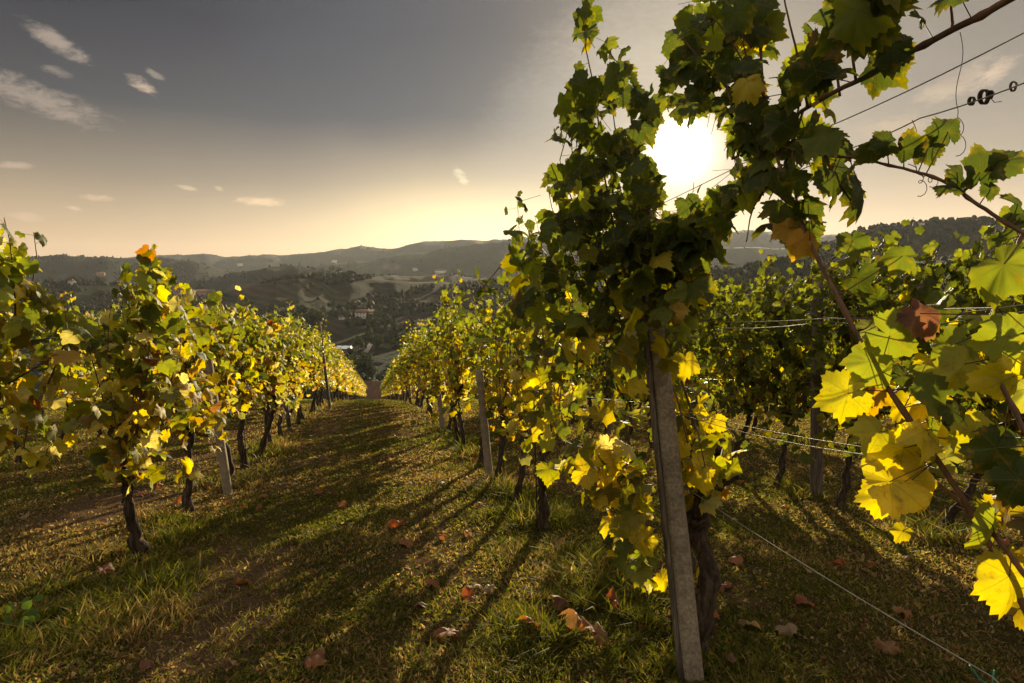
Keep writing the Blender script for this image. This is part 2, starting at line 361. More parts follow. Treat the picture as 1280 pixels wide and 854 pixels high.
def height(x, y):
    x = np.asarray(x, float); y = np.asarray(y, float)
    r = np.hypot(x, y); azm = np.arctan2(x, y)
    yn = np.clip(y, -40, None)
    # near slope depends on y, far relief on the distance
    k = np.clip((r - 110) / 60, 0, 1)
    d = yn * (1 - k) + np.maximum(r, 0) * k
    h = np.where(d >= 0, np.interp(d, yy, hs_), -.115 * d)
    behind = np.clip((-y + np.abs(x) * .3 - 60) / 300, 0, 1)
    h = np.where(y < 0, -.115 * np.clip(y, -60, 0) * (1 - 0 * behind), h)
    front = np.clip((y / (r + 1e-6) + .1) / .4, 0, 1)
    far = np.clip((r - 300) / 300, 0, 1) * front
    add = np.full_like(h, -1e9)
    for r0, w, a, t in RT:
        tan = np.interp(azm, a, t) + (fbm(azm * 1000, azm * 0 + r0, 45, 4, 6) - .5) * .011; inside = np.clip((azm - a[0]) / .03, 0, 1) * np.clip((a[-1] - azm) / .03, 0, 1)
        wig = (fbm(azm * 900, azm * 0 + r0, 60, 3, 5) - .5) * .14 * r0
        pk = EYE[2] + r0 * tan
        b = np.exp(-((r - r0 - wig) / (w * .72)) ** 2)
        base = np.interp(r, yy, hs_)
        add = np.maximum(add, base + (pk - base) * b * inside)
    h = np.where(far > 0, h * (1 - far) + far * np.maximum(h, add), h)
    rough = (fbm(x, y, 160, 4, 2) - .5) * np.clip((r - 250) / 500, 0, 1) * np.clip(r / 90, 0, 22)
    tiny = (fbm(x, y, 1.3, 3, 4) - .5) * .07 * np.clip(1 - r / 60, 0, 1)
    bank = .0
    return h + rough + tiny + bank
def gz(x, y): return float(height(np.array([x]), np.array([y]))[0])
def ground_at(px, py):                # where the sight line meets the near slope
    d = ray(px, py); t = np.linspace(.5, 110, 8000); P = EYE + d[None] * t[:, None]
    H = height(P[:, 0], P[:, 1]); i = np.argmax(P[:, 2] < H); return P[i]

azf = np.concatenate([np.linspace(-180, -58, 40, endpoint=False), np.linspace(-58, 58, 470), np.linspace(58, 180, 41)[1:-1]])
AZ = np.radians(azf); nA = len(AZ)
rr_near = np.concatenate([[.25, .6], np.geomspace(.9, 128, 190)])
rr_far = np.geomspace(128, 7000, 330)
def polar(rs):
    RR, AA = np.meshgrid(rs, AZ, indexing='ij'); x = RR * np.sin(AA); y = RR * np.cos(AA); z = height(x, y)
    V = np.stack([x, y, z], -1).reshape(-1, 3); n = len(rs)
    i = np.arange(n - 1)[:, None] * nA; j = np.arange(nA)[None]; j2 = (j + 1) % nA
    F = np.stack([i + j, i + j2, i + nA + j2, i + nA + j], -1).reshape(-1, 4); F = F[:, ::-1]
    return V, F

def ground_material():
    m, G, o = material('turf_soil')
    P = G.node('ShaderNodeTexCoord').outputs['Object']
    n1 = G.noise(P, .9, 6, .6); n2 = G.noise(P, 9, 6, .65); n3 = G.noise(P, 60, 5, .7)
    soil = G.ramp(n3, [(.3, (.045, .026, .015)), (.5, (.10, .062, .034)), (.72, (.20, .135, .075))])
    turf = G.ramp(n2, [(.3, (.028, .024, .009)), (.5, (.060, .046, .017)), (.7, (.11, .075, .032))])
    at_ = G.node('ShaderNodeAttribute', attribute_name='col'); sp = G.node('ShaderNodeSeparateColor'); G.l.new(at_.outputs['Color'], sp.inputs[0])
    f = G.smooth(G.m('ADD', sp.outputs[0], G.m('MULTIPLY', G.m('SUBTRACT', n2, .5), .9)), .35, .65)
    col = G.mix(f, turf, soil)
    p = G.node('ShaderNodeBsdfPrincipled'); G.l.new(col, p.inputs['Base Color']); p.inputs['Roughness'].default_value = 1
    p.inputs['Specular IOR Level'].default_value = 0
    b = G.node('ShaderNodeBump'); b.inputs['Strength'].default_value = .9; b.inputs['Distance'].default_value = .03
    G.l.new(G.m('ADD', n3, G.m('MULTIPLY', n2, 1.5)), b.inputs['Height']); G.l.new(b.outputs[0], p.inputs['Normal'])
    G.l.new(p.outputs[0], o.inputs[0]); return m
KR = .203                                         # rows run towards x = b - KR * y
ROWB = {'left': -1.65, 'centre': 1.3, 'right': 4.25, 'outer_right': 7.2, 'outer_left': -4.6}
def barefield(x, y):                              # 0 turf .. 1 bare soil
    c = x + KR * y                                # lateral position between the rows
    b = 0
    for t0, w in ((-.95, .42), (.45, .34), (2.1, .35), (3.35, .35), (-3.9, .4), (-2.5, .4)):
        b = b + np.exp(-((c - t0) / w) ** 2)
    n = fbm(x, y, 1.6, 4, 8)
    near = np.exp(-((x + 1.45 + (y - 3) * .12) / .38) ** 2 - ((y - 3.5) / 1.2) ** 2) * .75 + np.exp(-((x + .6) / 1.1) ** 2 - ((y - 3.4) / 1.8) ** 2) * .25
    return np.clip(b * .35 + near + (n - .5) * 1.7, 0, 1)
V, F = polar(rr_near)
bf = barefield(V[:, 0], V[:, 1]); col = np.stack([bf, bf, bf], 1)
# close the small hole under the viewer
V = np.vstack([V, [[0, 0, gz(0, 0)]]]); col = np.vstack([col, [[.5, .5, .5]]])
F3 = np.array([[len(V) - 1, (j + 1) % nA, j] for j in range(nA)])
tag(obj('ground', mesh_np('ground', V, [F, F3], ground_material(), col, smooth=True)), kind='structure')

def hills_material():
    m, G, o = material('hill_land')
    P = G.node('ShaderNodeTexCoord').outputs['Object']
    at_ = G.node('ShaderNodeAttribute', attribute_name='col').outputs['Color']
    n1 = G.noise(P, .02, 6, .65); n2 = G.noise(P, .18, 5, .7)
    col = G.mix(1.0, at_, G.ramp(n1, [(.3, (.65, .65, .65)), (.7, (1.3, 1.25, 1.15))]), 'MULTIPLY')
    col = G.mix(1.0, col, G.ramp(n2, [(.3, (.7, .7, .7)), (.7, (1.25, 1.25, 1.2))]), 'MULTIPLY')
    p = G.node('ShaderNodeBsdfPrincipled'); G.l.new(col, p.inputs['Base Color']); p.inputs['Roughness'].default_value = 1
    p.inputs['Specular IOR Level'].default_value = .05
    b = G.node('ShaderNodeBump'); b.inputs['Strength'].default_value = .8; b.inputs['Distance'].default_value = 3
    G.l.new(n2, b.inputs['Height']); G.l.new(b.outputs[0], p.inputs['Normal']); G.l.new(p.outputs[0], o.inputs[0]); return m
FOREST = np.array([.011, .013, .006])
# fields seen in the photograph: pixel box -> colour, tree-free
FIELDS = [(318, 364, 42, 9, (.20, .14, .085)), (300, 374, 24, 4, (.10, .12, .03)), (98, 371, 22, 6, (.12, .13, .05)),
          (346, 339, 42, 5, (.085, .085, .03)), (520, 352, 60, 9, (.13, .11, .04)), (470, 362, 50, 9, (.085, .08, .028)), (560, 372, 50, 10, (.12, .10, .04)),
          (416, 410, 18, 14, (.17, .13, .08)), (440, 424, 30, 10, (.09, .09, .03)), (430, 442, 26, 8, (.09, .12, .03)),
          (478, 458, 32, 24, (.055, .075, .025)), (488, 334, 18, 4, (.30, .25, .15)), (380, 385, 40, 8, (.08, .09, .03)),
          (150, 362, 40, 5, (.10, .11, .04)), (60, 345, 30, 3, (.10, .11, .05)), (200, 340, 30, 4, (.09, .10, .04)), (560, 400, 60, 10, (.14, .10, .06)),
          (890, 372, 60, 14, (.07, .07, .03)), (1100, 330, 90, 8, (.05, .06, .025)), (440, 318, 30, 3, (.10, .10, .05)), (320, 330, 30, 2, (.11, .11, .05))]
def landuse(x, y, z):
    px, py = project(np.stack([x, y, z], -1)); wob = (fbm(x, y, 90, 3, 9) - .5)
    c = np.tile(FOREST, (len(x), 1)); fo = np.ones(len(x)); rr_ = np.hypot(x, y)
    cell = vnoise(np.floor(x / 170 + vnoise(x, y, 300, 3) * .8) * 7.7, np.floor(y / 210) * 5.3, 1, 6)
    open_ = (cell > .76) & (y > 0) & (rr_ > 500)
    shade = np.array([[.038, .040, .016], [.05, .045, .022], [.03, .038, .015]])[(cell * 97).astype(int) % 3]
    c = np.where(open_[:, None], shade, c); fo = np.where(open_, .08, fo)
    for fx, fy, ax_, ay_, cc in FIELDS:
        ins = ((px - fx) / ax_) ** 2 + ((py - fy) / ay_) ** 2 + wob * .9 < 1
        ins &= (y > 0) & (rr_ > 140)
        c = np.where(ins[:, None], np.array(cc) * .26, c); fo = np.where(ins, 0, fo)
    fo = np.where(rr_ < 300, .25, fo)
    c = np.where((rr_ < 260)[:, None], np.array([.035, .04, .016]), c)
    return c, fo
V, F = polar(rr_far)
lc, lf_ = landuse(V[:, 0], V[:, 1], V[:, 2])
# vineyard stripes on the open slopes
st = .8 + .2 * np.sign(np.sin((V[:, 0] * .8 + V[:, 1] * .6) * .35)); lc = np.where((lf_ < .1)[:, None], lc * st[:, None], lc)
tag(obj('hills', mesh_np('hills', V, F, hills_material(), lc, smooth=True)), kind='structure')
ZMAX = V[:, 2].max(); ZMIN = V[:, 2].min()

# ------------------------------------------------------------------ haze
hz = MB(); hz.box((-7100, -7100, ZMIN - 1), (7100, 7100, ZMAX + 30))
hm, G, o = material('haze_air'); pv = G.node('ShaderNodeVolumePrincipled')
pv.inputs['Color'].default_value = (.90, .93, 1.0, 1); pv.inputs['Density'].default_value = .000029; pv.inputs['Anisotropy'].default_value = .25
G.l.new(pv.outputs[0], o.inputs['Volume']); hm.cycles.homogeneous_volume = True
tag(obj('haze', hz.mesh('haze', hm)), kind='stuff')

# ------------------------------------------------------------------ vine leaves
def outline(theta):
    a = np.abs(np.degrees(np.arctan2(np.sin(theta), np.cos(theta))))
    return np.interp(a, [0, 12, 30, 45, 58, 72, 90, 104, 118, 135, 158, 172, 180], [1.0, .92, .76, .82, .93, .86, .70, .74, .80, .74, .68, .50, .14])
def leaf_template(nout, ring, seed, curl=1.0, teeth=.07):
    r_ = np.random.default_rng(seed)
    if nout >= 20:
        th = np.linspace(-math.pi, math.pi, nout, endpoint=False) + math.pi / nout * 0
        rad = outline(th) * (1 + teeth * .75 * np.where(np.arange(nout) % 2, 1, -1) * r_.uniform(.5, 1.3, nout) + r_.normal(0, .03, nout))
    else:
        ds = {10: [-180, -122, -90, -58, -29, 0, 29, 58, 90, 122], 6: [-180, -105, -50, 0, 50, 105]}[nout]
        th = np.radians(ds); rad = outline(th) * r_.uniform(.9, 1.1, nout)
    asym = 1 + .12 * r_.normal() * np.sin(th)
    pts = [np.zeros((1, 2))]; fr = ([.45, .78] if ring == 2 else [.55] if ring else []) + [1.0]
    for f in fr:
        base = rad if f == 1.0 else np.convolve(np.r_[rad[-2:], rad, rad[:2]], np.ones(5) / 5, 'valid') if nout >= 20 else rad
        pts.append(np.stack([np.sin(th) * base * asym, np.cos(th) * base], -1) * f)
    P = np.vstack(pts); rr = np.hypot(P[:, 0], P[:, 1]); t = np.arctan2(P[:, 0], P[:, 1])
    ph = r_.uniform(0, 6.3, 3)
    z = -.20 * curl * r_.uniform(.5, 1.4) * rr ** 2 + curl * .10 * rr * np.sin(5 * t + ph[0]) * rr + curl * .09 * rr * np.sin(3 * t + ph[1])
    z -= curl * r_.uniform(.05, .45) * np.clip(P[:, 1] - .15, 0, 1) ** 2
    z += curl * r_.uniform(-.25, .30) * np.abs(P[:, 0]) ** 1.4
    z += .035 * np.cos(11 * t + ph[2]) * rr if nout >= 20 else 0
    V = np.column_stack([P, z]); n = nout; F = [[0, 1 + (j + 1) % n, 1 + j] for j in range(n)]
    for k in range(len(fr) - 1):
        a = 1 + k * n; b = a + n
        for j in range(n):
            j2 = (j + 1) % n; F += [[a + j, a + j2, b + j2], [a + j, b + j2, b + j]]
    return V, np.array(F)
TPL = {0: [leaf_template(50, 2, s, 1.5) for s in range(14)], 1: [leaf_template(26, 1, 30 + s) for s in range(12)],
       2: [leaf_template(10, 0, 50 + s) for s in range(10)], 3: [leaf_template(6, 0, 70 + s, 1.2) for s in range(8)]}
def leaf_mesh(name, pos, nor, tip, scale, col, lod, mat, off=(0, 0, 0), tpls=None):
    tp = tpls or TPL[lod]; pos = np.asarray(pos) - np.asarray(off); N = len(pos)
    nor = nor / (np.linalg.norm(nor, axis=1)[:, None] + 1e-9)
    tip = tip - nor * np.sum(tip * nor, 1)[:, None]; tip /= np.linalg.norm(tip, axis=1)[:, None] + 1e-9
    side = np.cross(tip, nor); ids = rng.integers(0, len(tp), N); Vs, Fs, Cs, Us = [], [], [], []; n = 0
    for k, (tv, tf) in enumerate(tp):
        s = np.where(ids == k)[0]
        if not len(s): continue
        W = pos[s][:, None] + scale[s][:, None, None] * (tv[None, :, 0:1] * side[s][:, None] + tv[None, :, 1:2] * tip[s][:, None] + tv[None, :, 2:3] * nor[s][:, None])
        Vs.append(W.reshape(-1, 3)); Fs.append((tf[None] + (np.arange(len(s)) * len(tv))[:, None, None] + n).reshape(-1, 3))
        Cs.append(np.repeat(col[s], len(tv), 0)); Us.append(np.tile(tv[:, :2], (len(s), 1))); n += len(s) * len(tv)
    return mesh_np(name, np.vstack(Vs), np.vstack(Fs), mat, np.vstack(Cs), np.vstack(Us) if lod < 2 else None, smooth=lod < 2)
GREEN = np.array([.098, .118, .018]); DKGREEN = np.array([.050, .064, .012]); LIME = np.array([.25, .265, .035])
YEL = np.array([.54, .40, .035]); PALE = np.array([.58, .48, .16]); ORG = np.array([.40, .21, .025]); RED = np.array([.20, .035, .015]); BRN = np.array([.11, .055, .025])
PAL = np.array([DKGREEN, GREEN, LIME, YEL, PALE, ORG, RED, BRN])
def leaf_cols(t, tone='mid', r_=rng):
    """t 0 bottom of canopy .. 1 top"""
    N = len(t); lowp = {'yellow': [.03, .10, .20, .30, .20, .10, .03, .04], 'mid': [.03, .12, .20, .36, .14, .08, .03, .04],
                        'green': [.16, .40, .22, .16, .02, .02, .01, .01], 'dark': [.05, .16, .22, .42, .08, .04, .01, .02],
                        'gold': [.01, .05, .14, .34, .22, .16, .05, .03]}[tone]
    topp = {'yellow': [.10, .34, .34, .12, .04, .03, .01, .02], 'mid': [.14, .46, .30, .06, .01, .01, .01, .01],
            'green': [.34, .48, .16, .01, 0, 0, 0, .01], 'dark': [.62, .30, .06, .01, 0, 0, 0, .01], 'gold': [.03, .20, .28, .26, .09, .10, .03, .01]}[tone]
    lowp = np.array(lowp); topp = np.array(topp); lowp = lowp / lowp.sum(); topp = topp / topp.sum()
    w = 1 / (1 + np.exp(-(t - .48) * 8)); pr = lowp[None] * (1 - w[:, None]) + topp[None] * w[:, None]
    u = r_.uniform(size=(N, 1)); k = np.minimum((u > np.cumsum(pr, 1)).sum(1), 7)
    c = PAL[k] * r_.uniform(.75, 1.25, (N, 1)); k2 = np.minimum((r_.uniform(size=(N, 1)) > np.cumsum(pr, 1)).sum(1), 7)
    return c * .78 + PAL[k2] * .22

def shoot_leaves(path, step, side_amt, r_):
    """nodes along a shoot -> node points, petiole dirs"""
    P = np.asarray(path); seg = np.linalg.norm(np.diff(P, axis=0), axis=1); L = np.r_[0, np.cumsum(seg)]
    s = np.arange(step * .5, L[-1], step) + r_.normal(0, step * .15, len(np.arange(step * .5, L[-1], step)))
    s = np.clip(s, 0, L[-1]); Q = np.stack([np.interp(s, L, P[:, i]) for i in range(3)], -1)
    return Q, s / L[-1]
def grow(base, top, r_, n=9, wob=.05, sag=0.0):
    t = np.linspace(0, 1, n)[:, None]; P = np.asarray(base)[None] * (1 - t) + np.asarray(top)[None] * t
    w = np.cumsum(r_.normal(0, wob, (n, 3)), 0) * t; w[:, 2] *= .3; P = P + w
    P[:, 2] -= sag * (t[:, 0] ** 2) ; return P

RD = np.array([-KR, 1.0]); RD /= np.linalg.norm(RD); RN = np.array([RD[1], -RD[0]])   # along the row, and to its right
def build_vine(O, seed, lod=1, H=2.1, dens=1.0, tone='mid', width=.26, prune=None, low=.62, trunk_r=.030, tall=2, lean=None, half=.70, extra=None,
               lsize=1.0, trunk_h=None, slope=-.115, petioles=True, shootmul=1.0, fill=None, arml=1.0):
    """world-space vine at O; returns dict of meshes relative to O"""
    r_ = np.random.default_rng(seed); O = np.asarray(O, float)
    def W(a, c, z): return O + np.array([RD[0] * a + RN[0] * c, RD[1] * a + RN[1] * c, z + slope * a])
    th = trunk_h or r_.uniform(.62, .80); ln = lean if lean is not None else r_.normal(0, .07, 2)
    # trunk: crooked and knobby
    n = 16; t = np.linspace(0, 1, n); wx = np.cumsum(r_.normal(0, .011, n)); wy = np.cumsum(r_.normal(0, .013, n))
    kink = .035 * np.sin(t * math.pi * r_.uniform(1, 2) + r_.uniform(0, 3))
    path = np.array([W(ln[1] * q + wy[i] + kink[i], ln[0] * q + wx[i], th * q - .03 * (i == 0)) for i, q in enumerate(t)])
    rad = trunk_r * (1.35 - .6 * t + .32 * np.exp(-((t - .0) / .08) ** 2) + .45 * np.exp(-((t - 1) / .10) ** 2)) * r_.uniform(.84, 1.18, n)
    mt = MB(); mt.tube(path, rad, 9, .09)
    head = path[-1]; arms = []
    for sgn in (-1, 1):
        L = r_.uniform(.32, .55) * arml; m = 7; q = np.linspace(0, 1, m)[:, None]
        end = W(sgn * L + ln[1], ln[0] + r_.normal(0, .05), th + r_.uniform(.10, .26)); A = head * (1 - q) + end * q
        A += np.cumsum(r_.normal(0, .012, (m, 3)), 0); A[:, 2] += .04 * np.sin(q[:, 0] * math.pi); A[0] = head
        mt.tube(A, np.linspace(trunk_r * .72, trunk_r * .34, m) * r_.uniform(.85, 1.2, m), 7, .08); arms.append(A)
    for _ in range(4):                                  # spurs and old pruning knobs
        b = path[r_.integers(3, n)]; mt.tube(np.array([b, b + r_.normal(0, .022, 3) + [0, 0, .02], b + r_.normal(0, .03, 3) + [0, 0, .045]]), [trunk_r * .5, trunk_r * .42, trunk_r * .2], 6, .15)
    shoots = []; nsh = int(round(11 * dens * shootmul))
    for i in range(nsh):
        A = arms[i % 2]; b = A[r_.integers(0, len(A))]
        a0 = (i / nsh * 2 - 1) * half + r_.normal(0, .1); zt = H * r_.uniform(.86, 1.03) if i >= tall else H + r_.uniform(.05, .36)
        c0 = r_.normal(0, width * .55); topp = W(a0, c0, zt)
        P = grow(b, topp, r_, 10, .028); shoots.append(P)
        if r_.uniform() < .35 and i >= tall:                             # tops bend over and hang outwards
            e = W(a0 + r_.normal(0, .15), c0 + np.sign(c0 + 1e-6) * r_.uniform(.1, .25), zt - r_.uniform(.15, .5)); shoots.append(grow(topp, e, r_, 5, .03))
    for i in range(int(3 * dens)):                      # hanging laterals below
        A = arms[i % 2]; b = A[r_.integers(1, len(A))] + [0, 0, .15]
        e = W(r_.uniform(-half, half), r_.normal(0, width * .9), low + r_.uniform(-.08, .25)); shoots.append(grow(b, e, r_, 6, .03))
    if extra: shoots += [np.asarray(e, float) for e in extra]
    if prune is not None:
        ns = []
        for P in shoots:
            ok = prune(P); k = len(P) if ok.all() else int(np.argmin(ok))
            if k >= 3: ns.append(P[:k])
        shoots = ns
    mc = MB()
    for P in shoots: mc.tube(P, np.linspace(.0052, .0018, len(P)), 5 if lod < 2 else 3, cap=lod < 2)
    pos, nod, tt = [], [], []
    step = {0: .060, 1: .062, 2: .075, 3: .11}[lod] / dens ** .5
    for P in shoots:
        Q, s = shoot_leaves(P, step, 1, r_)
        for rep in range(2 if lod < 3 else 1):
            d = r_.normal(0, 1, (len(Q), 3)); d[:, 2] *= .5; d /= np.linalg.norm(d, axis=1)[:, None]
            off = d * (r_.uniform(.04, .11, (len(Q), 1)) if rep == 0 else r_.uniform(.07, .20, (len(Q), 1)))
            keep = np.ones(len(Q), bool) if rep == 0 else r_.uniform(size=len(Q)) < .62 * (1 - s * .7)
            pos.append((Q + off)[keep]); nod.append(Q[keep]); tt.append(s[keep])
    pos = np.vstack(pos); nod = np.vstack(nod); tt = np.concatenate(tt)
    rel = (pos - O); cz = rel[:, 2] - slope * (rel[:, :2] @ RD); keep = cz > low - .12
    if prune is not None: keep &= prune(pos)
    pos, nod, tt, rel, cz = pos[keep], nod[keep], tt[keep], rel[keep], cz[keep]
    if fill is not None:
        allp = np.vstack([np.vstack([P[:-1] * (1 - f) + P[1:] * f for f in (0, .33, .66)]) for P in shoots]); nn = np.array([allp[np.argmin(((allp - p) ** 2).sum(1))] for p in fill])
        dd = np.linalg.norm(nn - fill, axis=1); nn = np.where((dd > .14)[:, None], fill + (nn - fill) * (.10 / np.maximum(dd, .1))[:, None], nn)
        pos = np.vstack([pos, fill]); nod = np.vstack([nod, nn]); tt = np.r_[tt, np.full(len(fill), .4)]; rel = pos - O; cz = rel[:, 2] - slope * (rel[:, :2] @ RD)
    N = len(pos); lat = rel[:, :2] @ RN
    outw = np.sign(lat + r_.normal(0, .12, N))[:, None] * np.array([[RN[0], RN[1], 0]])
    nor = outw * r_.uniform(.1, 1.0, (N, 1)) + r_.normal(0, .55, (N, 3)) + np.array([0, 0, .45])
    tip = np.array([0, 0, -1.]) + r_.normal(0, .45, (N, 3)) + (pos - nod) * 3
    sc = (r_.uniform(.046, .078, N)) * np.where(tt > .85, .62, 1) * lsize * {0: 1, 1: 1, 2: 1.12, 3: 1.5}[lod]
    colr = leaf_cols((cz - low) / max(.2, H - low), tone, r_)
    out = {'trunk': mt.mesh('trunk', M['bark'], True, O), 'foliage': leaf_mesh('foliage', pos, nor, tip, sc, colr, lod, M['leaf'] if lod < 2 else M['leaf_far'], O)}
    if petioles and lod < 2: mc.prisms(nod, pos, .0011)
    if mc.n: out['cane'] = mc.mesh('canes', M['cane'], lod < 2, O)
    return out
def vine_thing(O, parts, label, group, rot=0, scale=(1, 1, 1)):
    e = empty('grapevine', O, label, 'grapevine', group); e.rotation_euler[2] = rot; e.scale = scale
    for k in ('trunk', 'cane', 'foliage'):
        if k in parts: obj(k, parts[k], e)
    return e
def in_poly(px, py, poly):
    poly = np.asarray(poly, float); ins = np.zeros(np.shape(px), bool); n = len(poly); j = n - 1
    for i in range(n):
        xi, yi = poly[i]; xj, yj = poly[j]
        c = ((yi > py) != (yj > py)) & (px < (xj - xi) * (py - yi) / (yj - yi + 1e-12) + xi); ins ^= c; j = i
    return ins
def row_pt(row, z): x = ROWB[row] - KR * z; return np.array([x, z, gz(x, z)])

# --- near vines of the centre row: pruned to the outline they have beside the post
P_CANOPY = [(722, 2), (752, 20), (778, 62), (792, 30), (812, 55), (832, 98), (848, 52), (868, 30), (900, -40), (1135, -60), (1122, 60), (1100, 112), (1060, 122),
            (1045, 165), (1078, 196), (1040, 215), (1062, 240), (1088, 285), (1060, 285), (1030, 240), (1012, 262), (1004, 300), (985, 292), (962, 255), (935, 238), (905, 262),
            (914, 292), (882, 322), (868, 372), (858, 400), (860, 440), (874, 480), (893, 520), (918, 560), (905, 610), (878, 650), (880, 700), (866, 790), (850, 790),
            (832, 745), (800, 730), (772, 690), (775, 650), (745, 645), (722, 600), (690, 600), (672, 570), (640, 560), (600, 540), (560, 520), (560, 330), (598, 296),
            (622, 300), (640, 286), (662, 288), (628, 240), (650, 236), (668, 262), (680, 215), (700, 196), (688, 160), (712, 150), (700, 120), (722, 100), (706, 62)]
def sun_gap(P, rpx):
    px, py = project(P); rpx = rpx + np.clip(60 / np.maximum(.6, np.linalg.norm(P - EYE, axis=-1)) - 22, 0, 22)
    d = np.hypot(px - 850, (py - 180) * 1.05); a = np.arctan2(py - 186, px - 850)
    return d > rpx + 7 * np.sin(a * 3 + 1) + 5 * np.sin(a * 7)
def post_front(P):                     # the lower shaft of the front post stands clear of leaves
    px, py = project(P); return (py > 470) & (np.abs(px - np.interp(py, [300, 860], [812, 862])) < 34) & (P[..., 1] < 2.95)
def prune_canopy(P):
    px, py = project(P); n = (fbm(px, py, 26, 2, 3) - .5) * 16
    return in_poly(px + n, py + n, P_CANOPY) & sun_gap(P, 41) & ~post_front(P)
def prune_gap(P):
    px, py = project(P); return sun_gap(P, 40) & ~((px > 880) & (py > 262))
def shootpx(pts): return [at(*p) for p in pts]

GRPB = 'grapevines of the centre row'
# post vine (behind the front post) with long shoots reaching above the top wire
ex = [[(800, 420, 3.0), (770, 300, 3.0), (752, 200, 3.0), (745, 120, 3.0), (732, 60, 2.95), (735, 14, 2.9)],
      [(830, 420, 2.9), (815, 300, 2.9), (795, 180, 2.85), (790, 110, 2.8), (785, 45, 2.8)],
      [(780, 420, 3.2), (740, 330, 3.25), (700, 275, 3.3), (662, 246, 3.3), (634, 240, 3.3)],
      [(760, 420, 3.1), (730, 290, 3.1), (716, 200, 3.1), (712, 140, 3.1)],
      [(860, 380, 2.6), (850, 300, 2.6), (865, 260, 2.5), (890, 200, 2.4), (880, 120, 2.3), (858, 66, 2.25)],
      [(840, 360, 2.8), (870, 300, 2.6), (905, 262, 2.4), (920, 200, 2.3)],
      [(820, 560, 2.7), (800, 620, 2.6), (790, 680, 2.6), (815, 730, 2.6)],
      [(850, 470, 2.75), (872, 540, 2.6), (885, 600, 2.6), (872, 680, 2.65)],
      [(790, 330, 3.1), (766, 240, 3.1), (770, 170, 3.1), (760, 90, 3.1)],
      [(775, 400, 2.9), (745, 320, 2.95), (715, 250, 3.0), (700, 200, 3.0), (716, 140, 3.0)],
      [(830, 330, 2.8), (812, 260, 2.75), (800, 230, 2.7), (790, 190, 2.7)],
      [(830, 380, 2.5), (860, 330, 2.45), (880, 270, 2.4), (860, 245, 2.4)]]
O = at(874, 840, 2.95); O[2] = gz(O[0], O[1])
def canopy_fill(n, zr, seed, ylim=(-60, 800), xlim=(560, 1140), thr=.40):
    q = np.random.default_rng(seed); px = q.uniform(*xlim, n * 8); py = q.uniform(*ylim, n * 8)
    z = q.uniform(*zr, n * 8) - np.clip(px - 880, 0, 400) * .0042
    P = np.stack([at(a, b, c) for a, b, c in zip(px, py, z)])
    k = in_poly(px + q.normal(0, 4, len(px)), py + q.normal(0, 4, len(px)), P_CANOPY) & sun_gap(P, 42)
    k &= fbm(px, py, 42, 3, 12) > thr + .10 * (py < 270) - .10 * ((py > 250) & (py < 420))
    k &= (py < 430) | (q.uniform(size=len(px)) < .5)
    k &= ~post_front(P)
    return P[k][:n]
FILL = np.vstack([canopy_fill(380, (2.35, 3.3), 77, xlim=(640, 925)), canopy_fill(75, (2.3, 2.58), 79, (250, 475), (782, 872), .30), canopy_fill(60, (2.5, 2.9), 80, (560, 745), (735, 880), .2)])
pv1 = build_vine(O, 101, 0, 2.15, .8, 'dark', .25, prune_canopy, .50, .048, 3, (.0, -.02), .62, [shootpx(e) for e in ex], trunk_h=.62, fill=FILL, arml=.12)
vine_thing(O, pv1, 'tall grapevine with a thick dark trunk growing behind the leaning front post', GRPB)
for z, sd_, tn, lab in ((4.05, 102, 'dark', 'bushy grapevine just past the front post, yellow below and dark green on top'),
                        (5.16, 103, 'dark', 'grapevine on a slim crooked trunk beside a thin dark stake in the centre row')):
    O = row_pt('centre', z); ex = None
    if sd_ == 102:
        O = at(845, 780, 3.5); O[2] = gz(O[0], O[1])
        ex = [[(760, 430, 3.9), (720, 330, 3.9), (690, 260, 3.9), (682, 220, 3.9)], [(740, 430, 4.2), (700, 340, 4.2), (665, 296, 4.2), (650, 270, 4.2)],
              [(700, 520, 4.0), (695, 560, 3.9), (720, 590, 3.9)], [(800, 420, 3.6), (770, 330, 3.6), (740, 250, 3.6), (715, 200, 3.6)],
              [(790, 560, 3.5), (770, 620, 3.5), (785, 680, 3.4)], [(760, 500, 3.6), (735, 560, 3.6), (730, 600, 3.6)]]
    pp = build_vine(O, sd_, 1, 2.2, .85, tn, .27, prune_canopy if sd_ == 102 else prune_gap, .58, .040 if sd_ == 102 else .034, 4, (.05, -.12), .65, [shootpx(e) for e in ex] if ex else None)
    vine_thing(O, pp, lab, GRPB)
# the vine at the viewer's right hand, trunk outside the frame, long canes arching over
K1 = [(1300, 800, 1.18), (1262, 722, 1.22), (1200, 612, 1.28), (1150, 540, 1.33), (1100, 466, 1.4), (1062, 390, 1.46), (1030, 330, 1.52), (1000, 268, 1.6), (978, 205, 1.68), (960, 130, 1.76), (955, 60, 1.84), (948, -20, 1.9)]
K2 = [(1290, -18, 1.3), (1220, 22, 1.36), (1140, 64, 1.44), (1070, 104, 1.52), (1010, 136, 1.62), (960, 172, 1.74), (915, 200, 1.9)]
K3 = [(1310, 305, 1.12), (1262, 282, 1.16), (1215, 252, 1.2), (1180, 225, 1.25), (1130, 212, 1.32), (1075, 200, 1.42), (1020, 196, 1.55), (960, 180, 1.75)]
K4 = [(1330, 640, 1.1), (1290, 560, 1.12), (1250, 470, 1.15), (1240, 400, 1.18), (1265, 330, 1.2), (1285, 290, 1.2)]
K5 = [(1340, 760, 1.05), (1290, 730, 1.1), (1230, 655, 1.25), (1170, 600, 1.35)]
O = row_pt('centre', 1.25); r_ = np.random.default_rng(5)
mt = MB()
